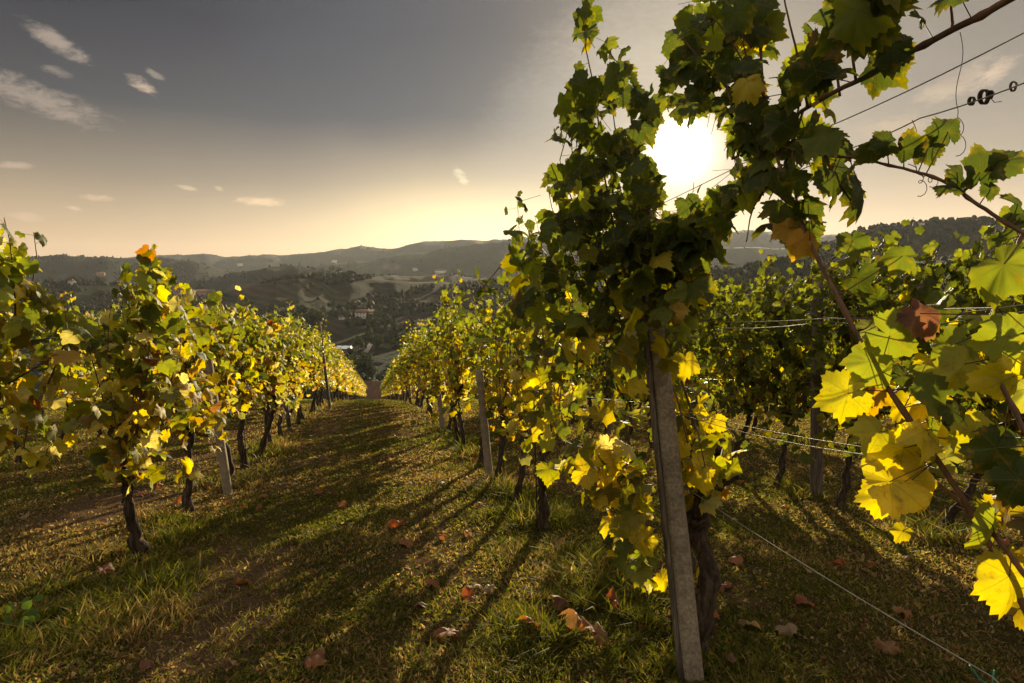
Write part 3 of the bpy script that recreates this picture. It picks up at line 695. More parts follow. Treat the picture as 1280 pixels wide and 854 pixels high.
tp = np.array([O + [0, 0, -.03], O + [.02, .02, .2], O + [-.03, .0, .42], O + [.03, .01, .62], O + [0, 0, .78]]); mt.tube(tp, [.055, .045, .04, .042, .05], 9, .08)
CAN = {k: np.array(shootpx(p)) for k, p in (('K1', K1), ('K2', K2), ('K3', K3), ('K4', K4), ('K5', K5))}
mt.tube(np.array([tp[-1], O + [-.05, -.1, .9], CAN['K1'][0] + [.03, -.02, -.02]]), [.035, .025, .012], 7, .06)
mt.tube(np.array([tp[-1], O + [.1, .1, 1.1], O + [.05, .05, 1.7], CAN['K2'][0] + [.03, -.05, .02]]), [.03, .02, .014, .009], 7, .06)
mt.tube(np.array([tp[-1], O + [.1, .0, 1.05], CAN['K3'][0] + [.03, -.02, 0]]), [.03, .016, .006], 7, .06)
mc = MB()
def smooth_path(P, n=40):
    P = np.asarray(P); t = np.linspace(0, len(P) - 1, n); Q = np.stack([np.interp(t, np.arange(len(P)), P[:, i]) for i in range(3)], -1)
    for _ in range(3): Q[1:-1] = (Q[:-2] + Q[1:-1] * 2 + Q[2:]) / 4
    return Q + np.cumsum(r_.normal(0, .0007, Q.shape), 0)
for k, r0, r1 in (('K1', .0062, .0035), ('K2', .0078, .0035), ('K3', .0036, .002), ('K4', .005, .0025), ('K5', .006, .003)):
    P = smooth_path(CAN[k]); rad = np.linspace(r0, r1, len(P)); rad[::6] *= 1.35; mc.tube(P, rad, 8); CAN[k] = P
# side shoots in the mass above
subs = [[(960, 130, 1.76), (930, 80, 1.75), (905, 40, 1.75), (885, 20, 1.75)], [(1000, 268, 1.6), (985, 200, 1.7), (1000, 120, 1.7), (1030, 60, 1.7), (1040, -20, 1.7)],
        [(1010, 136, 1.62), (1000, 80, 1.6), (985, 20, 1.6), (975, -30, 1.6)], [(1070, 104, 1.52), (1060, 50, 1.5), (1085, 10, 1.5), (1110, -20, 1.5)],
        [(1140, 64, 1.44), (1115, 40, 1.44), (1090, 15, 1.44), (1062, -10, 1.44)], [(1190, 38, 1.4), (1188, 10, 1.4), (1190, -20, 1.4)],
        [(978, 205, 1.68), (960, 230, 1.7), (940, 260, 1.8), (935, 300, 1.8)], [(1030, 196, 1.52), (1045, 225, 1.5), (1070, 262, 1.48)],
        [(960, 172, 1.8), (920, 150, 1.9), (905, 110, 1.95), (915, 60, 2.0), (930, 10, 2.0)], [(1005, 136, 1.7), (985, 200, 1.72), (962, 250, 1.75)],
        [(915, 200, 1.95), (930, 150, 1.9), (940, 100, 1.9), (925, 40, 1.9)], [(960, 180, 1.8), (925, 230, 2.0), (905, 245, 2.1)],
        [(940, 60, 1.8), (915, 20, 1.8), (905, -20, 1.8)], [(1050, 120, 1.6), (1040, 60, 1.6), (1060, 0, 1.6)],
        [(930, 140, 1.9), (900, 100, 2.0), (870, 70, 2.05), (848, 44, 2.1)]]
SUB = [np.array(shootpx(s)) for s in subs]
for P in SUB: mc.tube(smooth_path(P, 14), np.linspace(.0032, .0015, 14), 6)
pos, nod, tag_t, szs = [], [], [], []
def emit(P, step, spread, reps, szr, keepf=None):
    for _ in range(reps):
        Q, s = shoot_leaves(P, step, 1, r_); d = r_.normal(0, 1, Q.shape); d /= np.linalg.norm(d, axis=1)[:, None]
        p = Q + d * r_.uniform(.4, 1.0, (len(Q), 1)) * spread
        k = keepf(p) if keepf is not None else np.ones(len(Q), bool)
        pos.append(p[k]); nod.append(Q[k]); szs.append(r_.uniform(*szr, k.sum()))
def pz(p):   # sky openings and the view between post and cane stay free
    px, py = project(p); return in_poly(px, py, P_CANOPY) & sun_gap(p, 42) & (fbm(px, py, 46, 3, 23) > .40)
for P in SUB: emit(P, .075, .085, 2, (.038, .062), pz)
emit(CAN['K1'][22:], .06, .10, 2, (.038, .062), pz)
emit(CAN['K2'][18:], .06, .10, 2, (.038, .062), pz)
P_NEAR = [(1040, 372), (1062, 320), (1118, 345), (1140, 388), (1200, 372), (1232, 300), (1400, 270), (1400, 900), (1262, 770), (1252, 700), (1215, 640), (1180, 600), (1150, 618), (1095, 560), (1040, 500), (1060, 440)]
def pn(p): px, py = project(p); return in_poly(px, py, P_NEAR)
emit(CAN['K1'][3:26], .055, .12, 3, (.042, .070), pn)
emit(CAN['K4'], .055, .13, 3, (.042, .072), pn)
emit(CAN['K5'], .08, .11, 1, (.05, .07), pn)
pos = np.vstack(pos); nod = np.vstack(nod); szs = np.concatenate(szs); N = len(pos)
qx, qy = project(pos); pos += ((qx > 1030) & (qy > 290))[:, None] * (pos - EYE) * .10; szs = szs * np.where((qx > 1030) & (qy > 290), .9, 1)
fl2 = canopy_fill(70, (2.0, 2.6), 78, (-60, 300), (860, 1130), .50); allc = np.vstack(list(CAN.values()) + SUB)
nf2 = np.array([allc[np.argmin(((allc - p) ** 2).sum(1))] for p in fl2]); nf2 = fl2 + (nf2 - fl2) * np.minimum(1, .10 / np.linalg.norm(nf2 - fl2, axis=1))[:, None]
pos = np.vstack([pos, fl2]); nod = np.vstack([nod, nf2]); szs = np.r_[szs, r_.uniform(.05, .075, len(fl2))]; N = len(pos)
px_, py_ = project(pos)
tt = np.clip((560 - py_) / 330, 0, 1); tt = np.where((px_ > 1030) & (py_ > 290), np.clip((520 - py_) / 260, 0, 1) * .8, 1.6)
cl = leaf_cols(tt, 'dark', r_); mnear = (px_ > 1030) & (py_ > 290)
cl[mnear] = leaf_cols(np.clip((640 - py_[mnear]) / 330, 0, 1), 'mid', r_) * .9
nor = np.array([-.35, -.35, .35]) + r_.normal(0, .55, (N, 3)); tip = np.array([0, 0, -1.]) + r_.normal(0, .45, (N, 3)) + (pos - nod) * 4
# single leaves that read one by one: (px, py of petiole end, depth, size px, tip angle deg clockwise from down, colour, normal tilt)
HERO = [(1112, 602, 1.22, 92, 12, 'Y', 0), (1060, 492, 1.3, 78, 75, 'YL', .2), (1130, 560, 1.24, 80, 60, 'Y', .2), (1090, 452, 1.3, 72, 30, 'L', .1), (1195, 430, 1.2, 70, 60, 'L', .1),
        (1262, 720, 1.12, 105, 8, 'Y', .5), (1240, 655, 1.14, 78, 22, 'L', .8), (1150, 392, 1.25, 62, -30, 'R', .3), (1170, 470, 1.24, 88, -15, 'G', .1), (1112, 420, 1.27, 80, -60, 'L', -.2),
        (1255, 330, 1.08, 92, -50, 'L', .1), (1236, 372, 1.12, 50, 10, 'L', .4), (1206, 455, 1.16, 70, 95, 'YL', .1), (1140, 600, 1.25, 86, -30, 'Y', .1), (1100, 540, 1.28, 84, 30, 'YL', 0),
        (1185, 165, 1.26, 46, 160, 'D', .1), (1160, 185, 1.28, 40, 70, 'D', .3), (1250, 205, 1.18, 56, -100, 'D', .1), (1225, 215, 1.19, 58, 170, 'D', .2), (1108, 178, 1.33, 40, 90, 'D', .2),
        (1130, 188, 1.3, 42, -60, 'D', .3), (1190, 232, 1.22, 38, 20, 'D', .5), (1238, 236, 1.18, 26, -10, 'D', .6), (1272, 255, 1.14, 34, -95, 'D', .8), (1196, 215, 1.22, 40, -50, 'D', .2),
        (1086, 192, 1.36, 36, 20, 'D', .3), (1115, 60, 1.44, 56, -10, 'D', .2), (1098, 84, 1.47, 60, 20, 'D', .4), (1150, 20, 1.4, 34, -10, 'D', .6), (1196, -12, 1.36, 60, 0, 'D', .4), (1040, 222, 1.46, 62, -22, 'D', .5),
        (1075, 235, 1.46, 74, -25, 'D', .7), (1032, 135, 1.58, 46, -120, 'YL', .8), (1002, 300, 1.55, 44, 20, 'O', .3), (985, 285, 1.6, 40, 60, 'O', .4), (1066, 300, 1.42, 44, -10, 'G', .3),
        (1245, 560, 1.12, 84, 20, 'D', .2), (1215, 540, 1.16, 70, -40, 'YL', 0), (1268, 470, 1.08, 86, -10, 'Y', .1), (1262, 420, 1.08, 80, 80, 'L', .1), (1190, 512, 1.2, 74, -20, 'D', .3),
        (1170, 545, 1.22, 66, -50, 'L', .3), (1275, 600, 1.05, 80, 30, 'D', .2), (1128, 320, 1.36, 46, 100, 'G', .2), (1155, 540, 1.2, 60, 60, 'Y', .3),
        (1105, 620, 1.21, 60, 80, 'Y', .1), (1128, 664, 1.23, 30, 10, 'Y', .8),
        (846, 50, 2.1, 50, 10, 'D', .2), (852, 78, 2.1, 56, -8, 'D', .3), (836, 96, 2.15, 40, 30, 'D', .4), (880, 26, 2.05, 46, -40, 'D', .3), (884, 92, 2.0, 40, 20, 'D', .4), (900, 60, 2.0, 48, -10, 'D', .2),
        (872, 112, 2.05, 36, -30, 'D', .2), (905, 20, 2.0, 44, 30, 'D', .5), (792, 120, 2.3, 44, 0, 'D', .3), (800, 160, 2.3, 42, 20, 'D', .2), (790, 205, 2.3, 46, -10, 'D', .2), (806, 238, 2.2, 40, 10, 'D', .4)]
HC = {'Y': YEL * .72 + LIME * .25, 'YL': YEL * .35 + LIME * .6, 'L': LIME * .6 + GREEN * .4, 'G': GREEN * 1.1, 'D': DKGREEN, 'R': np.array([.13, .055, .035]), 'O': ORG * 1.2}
hp, hn, ht, hsz, hc, hnod = [], [], [], [], [], []
for px, py, zz, s, a, c, tilt in HERO:
    hp.append(at(px, py, zz + (.06 if py > 300 else 0))); a = R(a); ht.append([-math.sin(a), .25 * tilt, -math.cos(a)])
    hn.append(np.array([-.35 + tilt * .8, -.8, .35]) + r_.normal(0, .34, 3)); hsz.append(s / FPX * zz * .56); hc.append(HC[c] * r_.uniform(.9, 1.15))
    allc = np.vstack([CAN[k] for k in CAN]); hnod.append(allc[np.argmin(np.linalg.norm(allc - hp[-1], axis=1))])
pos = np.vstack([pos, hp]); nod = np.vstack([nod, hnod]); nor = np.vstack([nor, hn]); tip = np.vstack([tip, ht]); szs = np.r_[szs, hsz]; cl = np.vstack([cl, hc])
near = np.linalg.norm(nod - pos, axis=1) < .3
mc.prisms(nod[near], pos[near], .0013, 4)
mte = MB()                                            # tendrils curling round the wires
for (x0, y0, zz, x1, y1) in ((1200, 40, 1.40, 1198, 190), (1140, 150, 1.38, 1150, 240), (1135, 205, 1.31, 1165, 228)):
    t = np.linspace(0, 1, 60); cx = x0 + (x1 - x0) * t + 4 * np.sin(t * 9); cy = y0 + (y1 - y0) * t
    cc = np.clip(t - .6, 0, 1) * 18; mte.tube(np.array([at(a + c * math.cos(q * 40), b + c * math.sin(q * 40), zz) for a, b, c, q in zip(cx, cy, cc, t)]), .0008, 4)
ev = empty('grapevine', O, 'grapevine at the right edge with long bare canes arching across the sky', 'grapevine', GRPB)
obj('trunk', mt.mesh('trunk', M['bark'], True, O), ev); obj('cane', mc.mesh('canes', M['cane'], True, O), ev)
obj('tendril', mte.mesh('tendrils', M['stake'], True, O), ev)
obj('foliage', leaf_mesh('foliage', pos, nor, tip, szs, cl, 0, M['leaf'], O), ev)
# the next one on, whose few shoots fill the space over the wires
O = row_pt('centre', 2.05) + [.05, 0, 0]
ex = [[(940, 330, 2.1), (925, 270, 2.1), (905, 200, 2.1), (915, 120, 2.1), (930, 40, 2.1), (940, -40, 2.1)], [(985, 330, 2.0), (975, 270, 2.0), (950, 200, 2.0), (960, 120, 2.0), (985, 20, 2.0)],
      [(880, 330, 2.3), (890, 250, 2.3), (920, 180, 2.3), (905, 90, 2.3), (890, 20, 2.3)]]
# ------------------------------------------------------------------ rows
def prune_left0(P):
    px, py = project(P); lim = np.interp(px, [-300, 0, 8, 20, 45, 60, 62, 75, 105, 140, 152, 175, 190, 205, 215, 225, 232, 245, 300, 400], [262, 262, 270, 292, 285, 300, 345, 362, 388, 375, 345, 325, 302, 312, 345, 345, 352, 362, 368, 368]); return (py > lim)
AZS = [2.9, 4.58, 5.9, 7.35, 8.3, 9.3, 10.5, 11.9]
GA = 'grapevines of the left row'
LA = {0: 'dense green grapevine cut off by the left edge, a wilted shoot above', 1: 'grapevine on a leaning dark trunk with one tall shoot, nearest whole vine on the left',
      2: 'grapevine on a short straight black trunk in front of the left grey post', 3: 'grapevine with yellow leaves directly behind the left grey post',
      4: 'third grapevine beyond the nearest whole vine in the left row', 5: 'grapevine on a strongly slanting trunk in the left row, green on top', 6: 'grapevine in the left row just past the slanting trunk',
      7: 'reddish-leaved grapevine in the middle of the left row'}
for i, z in enumerate(AZS):
    O = row_pt('left', z) - [.45 if i == 0 else 0, 0, 0]; ex = None
    if i == 1:
        ex = [[(170, 560, 4.4), (178, 470, 4.4), (185, 400, 4.4), (190, 350, 4.4), (192, 312, 4.4)], [(200, 520, 4.6), (225, 440, 4.7), (228, 380, 4.7), (222, 350, 4.7)],
              [(140, 540, 4.5), (150, 450, 4.5), (160, 400, 4.5), (172, 360, 4.5)], [(120, 500, 4.4), (60, 560, 4.2), (50, 590, 4.2)], [(180, 500, 4.4), (188, 420, 4.4), (196, 350, 4.4)]]
    if i == 0: ex = [[(20, 420, 3.6), (18, 350, 3.6), (12, 300, 3.6), (5, 272, 3.6)], [(30, 430, 3.7), (40, 360, 3.7), (46, 320, 3.7), (42, 290, 3.7)], [(60, 480, 3.7), (85, 420, 3.8), (80, 380, 3.8)],
                     [(40, 500, 3.6), (30, 560, 3.6), (70, 590, 3.8)], [(0, 500, 3.4), (-5, 400, 3.4), (-10, 300, 3.4)], [(10, 480, 3.5), (60, 450, 3.6), (95, 420, 3.8)]]
    fa = None
    if i < 2:
        PG = [[(-70, 258), (8, 264), (20, 290), (44, 282), (50, 300), (56, 340), (80, 372), (102, 405), (95, 590), (-70, 600)],
              [(183, 300), (206, 314), (214, 346), (226, 344), (238, 378), (252, 420), (245, 590), (120, 600), (128, 410), (150, 352), (164, 342), (174, 318)]][i]
        q = np.random.default_rng(60 + i); m = 1600; px = q.uniform(-70, 260, m); py = q.uniform(258, 600, m)
        k = in_poly(px + q.normal(0, 3, m), py + q.normal(0, 3, m), PG) & (fbm(px, py, 30, 3, 14) > .44); px, py = px[k][:(110, 130)[i]], py[k][:(110, 130)[i]]
        fa = np.stack([at(a, b, c) for a, b, c in zip(px, py, q.uniform((3.3, 4.15)[i], (3.9, 4.8)[i], len(px)))])
    ln = {1: (-.06, .0), 2: (0, .02), 5: (.16, .12)}.get(i)
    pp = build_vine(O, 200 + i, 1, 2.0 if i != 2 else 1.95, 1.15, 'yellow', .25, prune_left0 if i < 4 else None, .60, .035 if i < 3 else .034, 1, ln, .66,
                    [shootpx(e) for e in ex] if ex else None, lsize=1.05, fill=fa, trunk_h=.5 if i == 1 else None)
    vine_thing(O, pp, LA[i], GA)
# prototypes for the rest; local +Y runs along the row
protos = {}
def proto(key, lod, tone, seed, **kw):
    global RD, RN
    a, b = RD, RN; RD = np.array([0., 1.]); RN = np.array([1., 0.])
    protos.setdefault(key, []).append(build_vine((0, 0, 0), seed, lod, tone=tone, **kw)); RD, RN = a, b
for s in range(4):
    proto('green1', 1, 'green', 300 + s, H=2.3, dens=1.5, width=.34, low=.50)
    proto('mid2', 2, 'yellow', 320 + s, H=2.1, dens=1.25, width=.27, low=.55)
    proto('mid1', 1, 'mid', 330 + s, H=2.15, dens=.95, width=.27, low=.58)
    proto('far_gold', 3, 'gold', 340 + s, H=2.15, dens=1.4, width=.28, low=.50, tall=1, slope=-.17)
    proto('far_mid', 3, 'yellow', 350 + s, H=2.15, dens=1.4, width=.28, low=.50, tall=1, slope=-.17)
    proto('green2', 2, 'green', 360 + s, H=2.1, dens=1.3, width=.30, low=.55)
ROT = math.atan2(KR, 1.0)
def fill_row(row, zs, keyf, labf, group):
    for z in zs:
        O = row_pt(row, z + rng.uniform(-.08, .08)); O[2] -= .01
        pl = protos[keyf(z)]; pp = pl[rng.integers(len(pl))]
        flip = rng.uniform() < .5 and keyf(z)[:3] != 'far' and False
        s = rng.uniform(.94, 1.06); vine_thing(O, pp, labf(z), group, ROT, (rng.choice([-1, 1]) * s, s, s * rng.uniform(.97, 1.05)))
def steps(a, b, d=1.28):
    out = []; z = a
    while z < b: out.append(z); z += d
    return out
def bandlab(rowname, z, edges, words):
    k = int(np.searchsorted(edges, z)); return words[k] % rowname
E5 = [10, 16, 24, 40, 70]
def lab_left(z):
    return bandlab('left', z, [15.5, 24, 40, 70], ['green and gold grapevine just before the thin wooden post in the %s row', 'gold and orange grapevine by the thin wooden post in the %s row',
        'small golden grapevine past the thin wooden post in the %s row', 'tiny golden grapevine near the crest in the %s row', 'tiny golden grapevine at the far end of the %s row'])
def lab_centre(z):
    return bandlab('centre', z, [7.7, 11, 16, 26, 45], ['leafy grapevine just before the second post of the %s row', 'leafy grapevine just beyond the second post of the %s row', 'green and yellow grapevine halfway to the crest in the %s row',
        'green grapevine beside the slope crest in the %s row', 'small grapevine on the crest in the %s row', 'tiny grapevine at the far end of the %s row'])
def keyA(z): return 'mid1' if z < 14 else 'mid2' if z < 26 else 'far_gold'
def keyB(z): return 'mid1' if z < 13 else 'mid2' if z < 28 else 'far_mid'
fill_row('left', steps(13.0, 108), keyA, lab_left, GA)
fill_row('centre', [6.2, 7.2, 8.5, 9.8, 10.95, 12.1] + steps(13.3, 108), keyB, lab_centre, GRPB)
fill_row('right', steps(3.9, 20, 1.06), lambda z: 'green1' if z < 9 else 'green2',
         lambda z: 'dark green grapevine %s the dark post in the right row' % ('on the near side of' if z < 6.2 else 'beyond'), 'grapevines of the right row')
fill_row('outer_right', steps(6.2, 30, 1.1), lambda z: 'green2', lambda z: 'dark green grapevine in the outermost row, behind the right row', 'grapevines of the outermost right row')
fill_row('outer_left', steps(6.0, 34), lambda z: 'mid2', lambda z: 'grapevine half hidden behind the left row', 'grapevines behind the left row')

# ------------------------------------------------------------------ posts
def post(O, h, w, d, mat, label, group, lean=(-.07, .0), name='trellis_post', taper=.86, clips=True):
    e = empty(name, O, label, 'post', group)
    b = MB(); n = 12; c = w * .16
    ring = np.array([[-w / 2 + c, -d / 2], [w / 2 - c, -d / 2], [w / 2, -d / 2 + c], [w / 2, d / 2 - c], [w / 2 - c, d / 2], [-w / 2 + c, d / 2], [-w / 2, d / 2 - c], [-w / 2, -d / 2 + c]])
    V = []; zs = np.linspace(-.15, h, n)
    for k, z in enumerate(zs):
        s = 1 - (1 - taper) * max(0, z) / h; j = rng.normal(0, .0012, (8, 2))
        xy = ring * s * (.93 if k == n - 1 else 1) + j; V += [[x + lean[0] * z, y + lean[1] * z, z + (.004 if k == n - 1 else 0)] for x, y in xy]
    Q = [[i * 8 + j, i * 8 + (j + 1) % 8, (i + 1) * 8 + (j + 1) % 8, (i + 1) * 8 + j] for i in range(n - 1) for j in range(8)]
    V.append([lean[0] * h, lean[1] * h, h + .006]); T = [[len(V) - 1, (n - 1) * 8 + j, (n - 1) * 8 + (j + 1) % 8] for j in range(8)]
    b.add(V, T, Q); obj('shaft', b.mesh('post_shaft', mat), e)
    if clips:
        c_ = MB()
        for z in (.82, 1.13, 1.51, 1.93):
            if z > h: continue
            t = np.linspace(0, 2 * math.pi, 13); s = 1 - (1 - taper) * z / h; rx, ry = w * s / 2 + .002, d * s / 2 + .002
            pts = [(lean[0] * z + rx * max(-1, min(1, 1.35 * math.cos(q))), lean[1] * z + ry * max(-1, min(1, 1.35 * math.sin(q))), z + .004 * math.sin(3 * q)) for q in t]
            c_.tube(np.array(pts), .0013, 4, cap=False)
        obj('wire_loop', c_.mesh('wire_loop', M['wire']), e)
    return e
FP = at(866, 866, 2.68); FP[2] = gz(FP[0], FP[1]); FTOP = at(800, 200, 2.75)
LX = (at(812, 330, 2.70)[0] - FP[0]) / (at(812, 330, 2.70)[2] - FP[2])
post(FP, 1.9, .080, .074, M['concrete'], 'big leaning grey concrete post nearest the viewer, in front of the sunlit leaves', 'trellis posts', (LX, .01)).rotation_euler[2] = R(0)
fpe = [o for o in C.objects if o.name.startswith('trellis_post')][0]
b = MB(); b.tube(np.array([[-.050 + LX * z, -.012 + .01 * z, z] for z in np.linspace(-.1, 1.75, 9)]), .014, 6, .06); obj('side_strip', b.mesh('side_strip', M['wood']), fpe)  # dark brown strip along the left side of the front post
PB = [7.55, 13.0, 18.6, 24.4, 30.2, 36, 42, 48, 54, 60, 68, 76, 84, 92, 100]
for i, z in enumerate(PB):
    post(row_pt('centre', z) + ([-.02, 0, 0] if i == 0 else [0, 0, 0]), 1.25, .09, .08, M['concrete'], ['short grey post in the grass left of the slim crooked trunk', 'grey post halfway to the crest in the centre row'][i] if i < 2 else 'grey post hidden in the foliage far down the centre row', 'trellis posts', (-.09, 0), clips=i < 2)
PA = [6.7, 12.95, 18.75] + [18.75 + 5.8 * k for k in range(1, 15)]
for i, z in enumerate(PA):
    post(row_pt('left', z) + [(.16, 0, .40)[i] if i < 3 else 0, 0, 0], (1.9 if i == 0 else 2.1) if i != 2 else 2.45, .075 if i != 2 else .07, .075, M['concrete'] if i == 0 else M['wood'],
         ['tilted grey post under the leaves of the left row', 'weathered post between the reddish grapevines of the left row', 'thin dark wooden post standing above the far left row'][i] if i < 3 else 'wooden post among the golden grapevines of the far left row',
         'trellis posts', (-.11 if i != 2 else -.10, 0), clips=i < 3)
for i, z in enumerate([6.45, 12.2, 18]):
    post(row_pt('right', z), 2.15, .10, .09, M['wood'], 'dark post under the dark foliage of the right row' if i == 0 else 'dark post hidden deep in the right row', 'trellis posts', (-.03, 0), clips=i == 0)
# thin iron stakes beside trunks
def stake(O, h, label, lean=(0, 0)):
    b = MB(); b.tube(np.array([[0, 0, -.05], [lean[0] * h * .5, lean[1] * h * .5, h * .5], [lean[0] * h, lean[1] * h, h]]), .0055, 6)
    b.tube(np.array([[lean[0] * h * .6 + .012 * math.cos(t), lean[1] * h * .6 + .012 * math.sin(t), h * .6 + .003 * t] for t in np.linspace(0, 9, 20)]), .0015, 4)
    tag(obj('vine_stake', b.mesh('vine_stake', M['stake']), loc=O), label, 'stake', 'thin stakes beside the trunks')
stake(at(672, 652, 5.1) * [1, 1, 0] + [0, 0, gz(at(672, 652, 5.1)[0], 5.1)], 1.35, 'thin dark stake beside the slim crooked trunk', (-.03, 0))
for z, row, lab in ((7.05, 'centre', 'thin stake beside the vine before the short grey post'), (10.9, 'centre', 'thin stake further down the centre row'),
                    (8.35, 'left', 'thin stake beside a left-row trunk past the tilted grey post'), (16.5, 'left', 'thin stake just before the thin wooden post')):
    p = row_pt(row, z) + [.06, -.04, 0]; stake(p, 1.2, lab, (-.05, 0))

# ------------------------------------------------------------------ wires
def wire(pts, r, label, group='trellis wires', sag=.02, name='trellis_wire', mat='wire'):
    P = np.asarray(pts); out = []
    for a, b in zip(P[:-1], P[1:]):
        n = 14 if np.linalg.norm(b - a) > 1 else 5; t = np.linspace(0, 1, n, endpoint=False)[:, None]; q = a * (1 - t) + b * t; q[:, 2] -= sag * 4 * (t * (1 - t))[:, 0]; out.append(q)
    out.append(P[-1:]); Q = np.vstack(out); o = Q[0].copy(); b = MB(); b.tube(Q - o, r, 5)
    tag(obj(name, b.mesh(name, M[mat], True), loc=o), label, 'wire', group)
def atpost(py, dx=0): p = at(866, py, 2.68); zr = p[2] - FP[2]; return np.array([FP[0] + LX * zr + dx, FP[1], p[2]])
# centre row, from the front post towards the viewer's right
def fwd(pt, zs, row='centre', dz0=None):
    out = [pt]
    for z in zs:
        q = row_pt(row, z); q[2] = -.115 * z if z < 19 else q[2]; out.append(q)
    return out
def rowwire(row, zs, hgt, r, label, sag=.02, lean=-.08):
    pts = []
    for z in zs:
        q = row_pt(row, z); q[0] += lean * hgt; q[2] += hgt; pts.append(q)
    wire(pts, r, label, sag=sag)
def w_front(pxpy, r, label, sag=.01): wire([at(*p) for p in pxpy], r, label, sag=sag)
w_front([(812, 262, 2.72), (1000, 168, 1.95), (1060, 148, 1.7), (1290, 36, 1.2)], .0014, 'upper of two dark wires crossing the sky at the right edge', .004)
w_front([(812, 290, 2.72), (1062, 186, 1.7), (1150, 148, 1.45), (1300, 96, 1.16)], .0014, 'lower of two dark wires crossing the sky, with a knot of coils', .004)
w_front([(846, 398, 2.66), (1035, 398, 1.82), (1300, 378, 1.2)], .0014, 'upper bright wire leaving the front post at mid height', .012)
w_front([(846, 404, 2.64), (1035, 402, 1.80), (1300, 386, 1.19)], .0014, 'lower bright wire leaving the front post at mid height', .02)
w_front([(850, 512, 2.64), (1100, 562, 1.66), (1330, 620, 1.15)], .0014, 'upper shiny wire from the front post across the right grass', .012)
w_front([(850, 517, 2.66), (1100, 571, 1.68), (1330, 616, 1.16)], .0014, 'lower shiny wire from the front post across the right grass', .018)
w_front([(864, 614, 2.64), (1240, 846, 1.55), (1300, 884, 1.46)], .0016, 'lowest thin wire slanting down over the dark grass at the bottom right', .012)
coil = MB(); pa = at(1062, 186, 1.7); pb = at(1150, 148, 1.45); pc = at(1300, 96, 1.16)
for cx, rr0, turns in ((1212, 5, 3), (1227, 9, 4), (1235, 5, 3), (1265, 6, 2)):
    t = (cx - 1150) / 150; cy = 148 - 52 * t; z0 = 1.45 - .29 * t
    q = np.linspace(0, turns * 6.28, turns * 14); coil.tube(np.array([at(cx + rr0 * .6 * math.cos(a) + a * .25, cy + rr0 * math.sin(a), z0 + .004 * math.cos(a * 1.3)) for a in q]), .0013, 5)
coil.tube(np.array([at(1235, 119, 1.29), at(1243, 128, 1.285), at(1252, 127, 1.28)]), .0009, 4)
tag(obj('wire_coil', coil.mesh('wire_coil', M['stake'], True)), 'knot of dark wire coils on the lower sky wire', 'wire coil')
for k, hgt in enumerate((.82, 1.13, 1.51, 1.93)):
    nm = ('lowest', 'second', 'third', 'top')[k]
    rowwire('centre', [3.0] + PB[:8], hgt, .0016, '%s trellis wire running down the centre row beyond the front post' % nm)
    rowwire('left', ([4.3] if k < 3 else [5.6]) + PA[:8], hgt - .05, .0012, '%s trellis wire running through the left row' % nm, lean=-.1)
    rowwire('right', [2.5, 6.45, 12.2, 18], hgt, .0016, '%s trellis wire running through the right row' % nm, lean=-.03)
b = MB(); t = np.linspace(0, 1, 12)
b.tube(np.array([at(1212 + 28 * q, 832 + 24 * q + 6 * math.sin(q * 3), 1.56) for q in t]), .0018, 5); b.tube(np.array([at(1243 - 3 * q, 838 + 24 * q, 1.56) for q in t]), .0018, 5)
tag(obj('plastic_tie', b.mesh('plastic_tie', M['tie'], True)), 'small teal plastic tie on the lowest wire in the bottom right corner', 'tie')

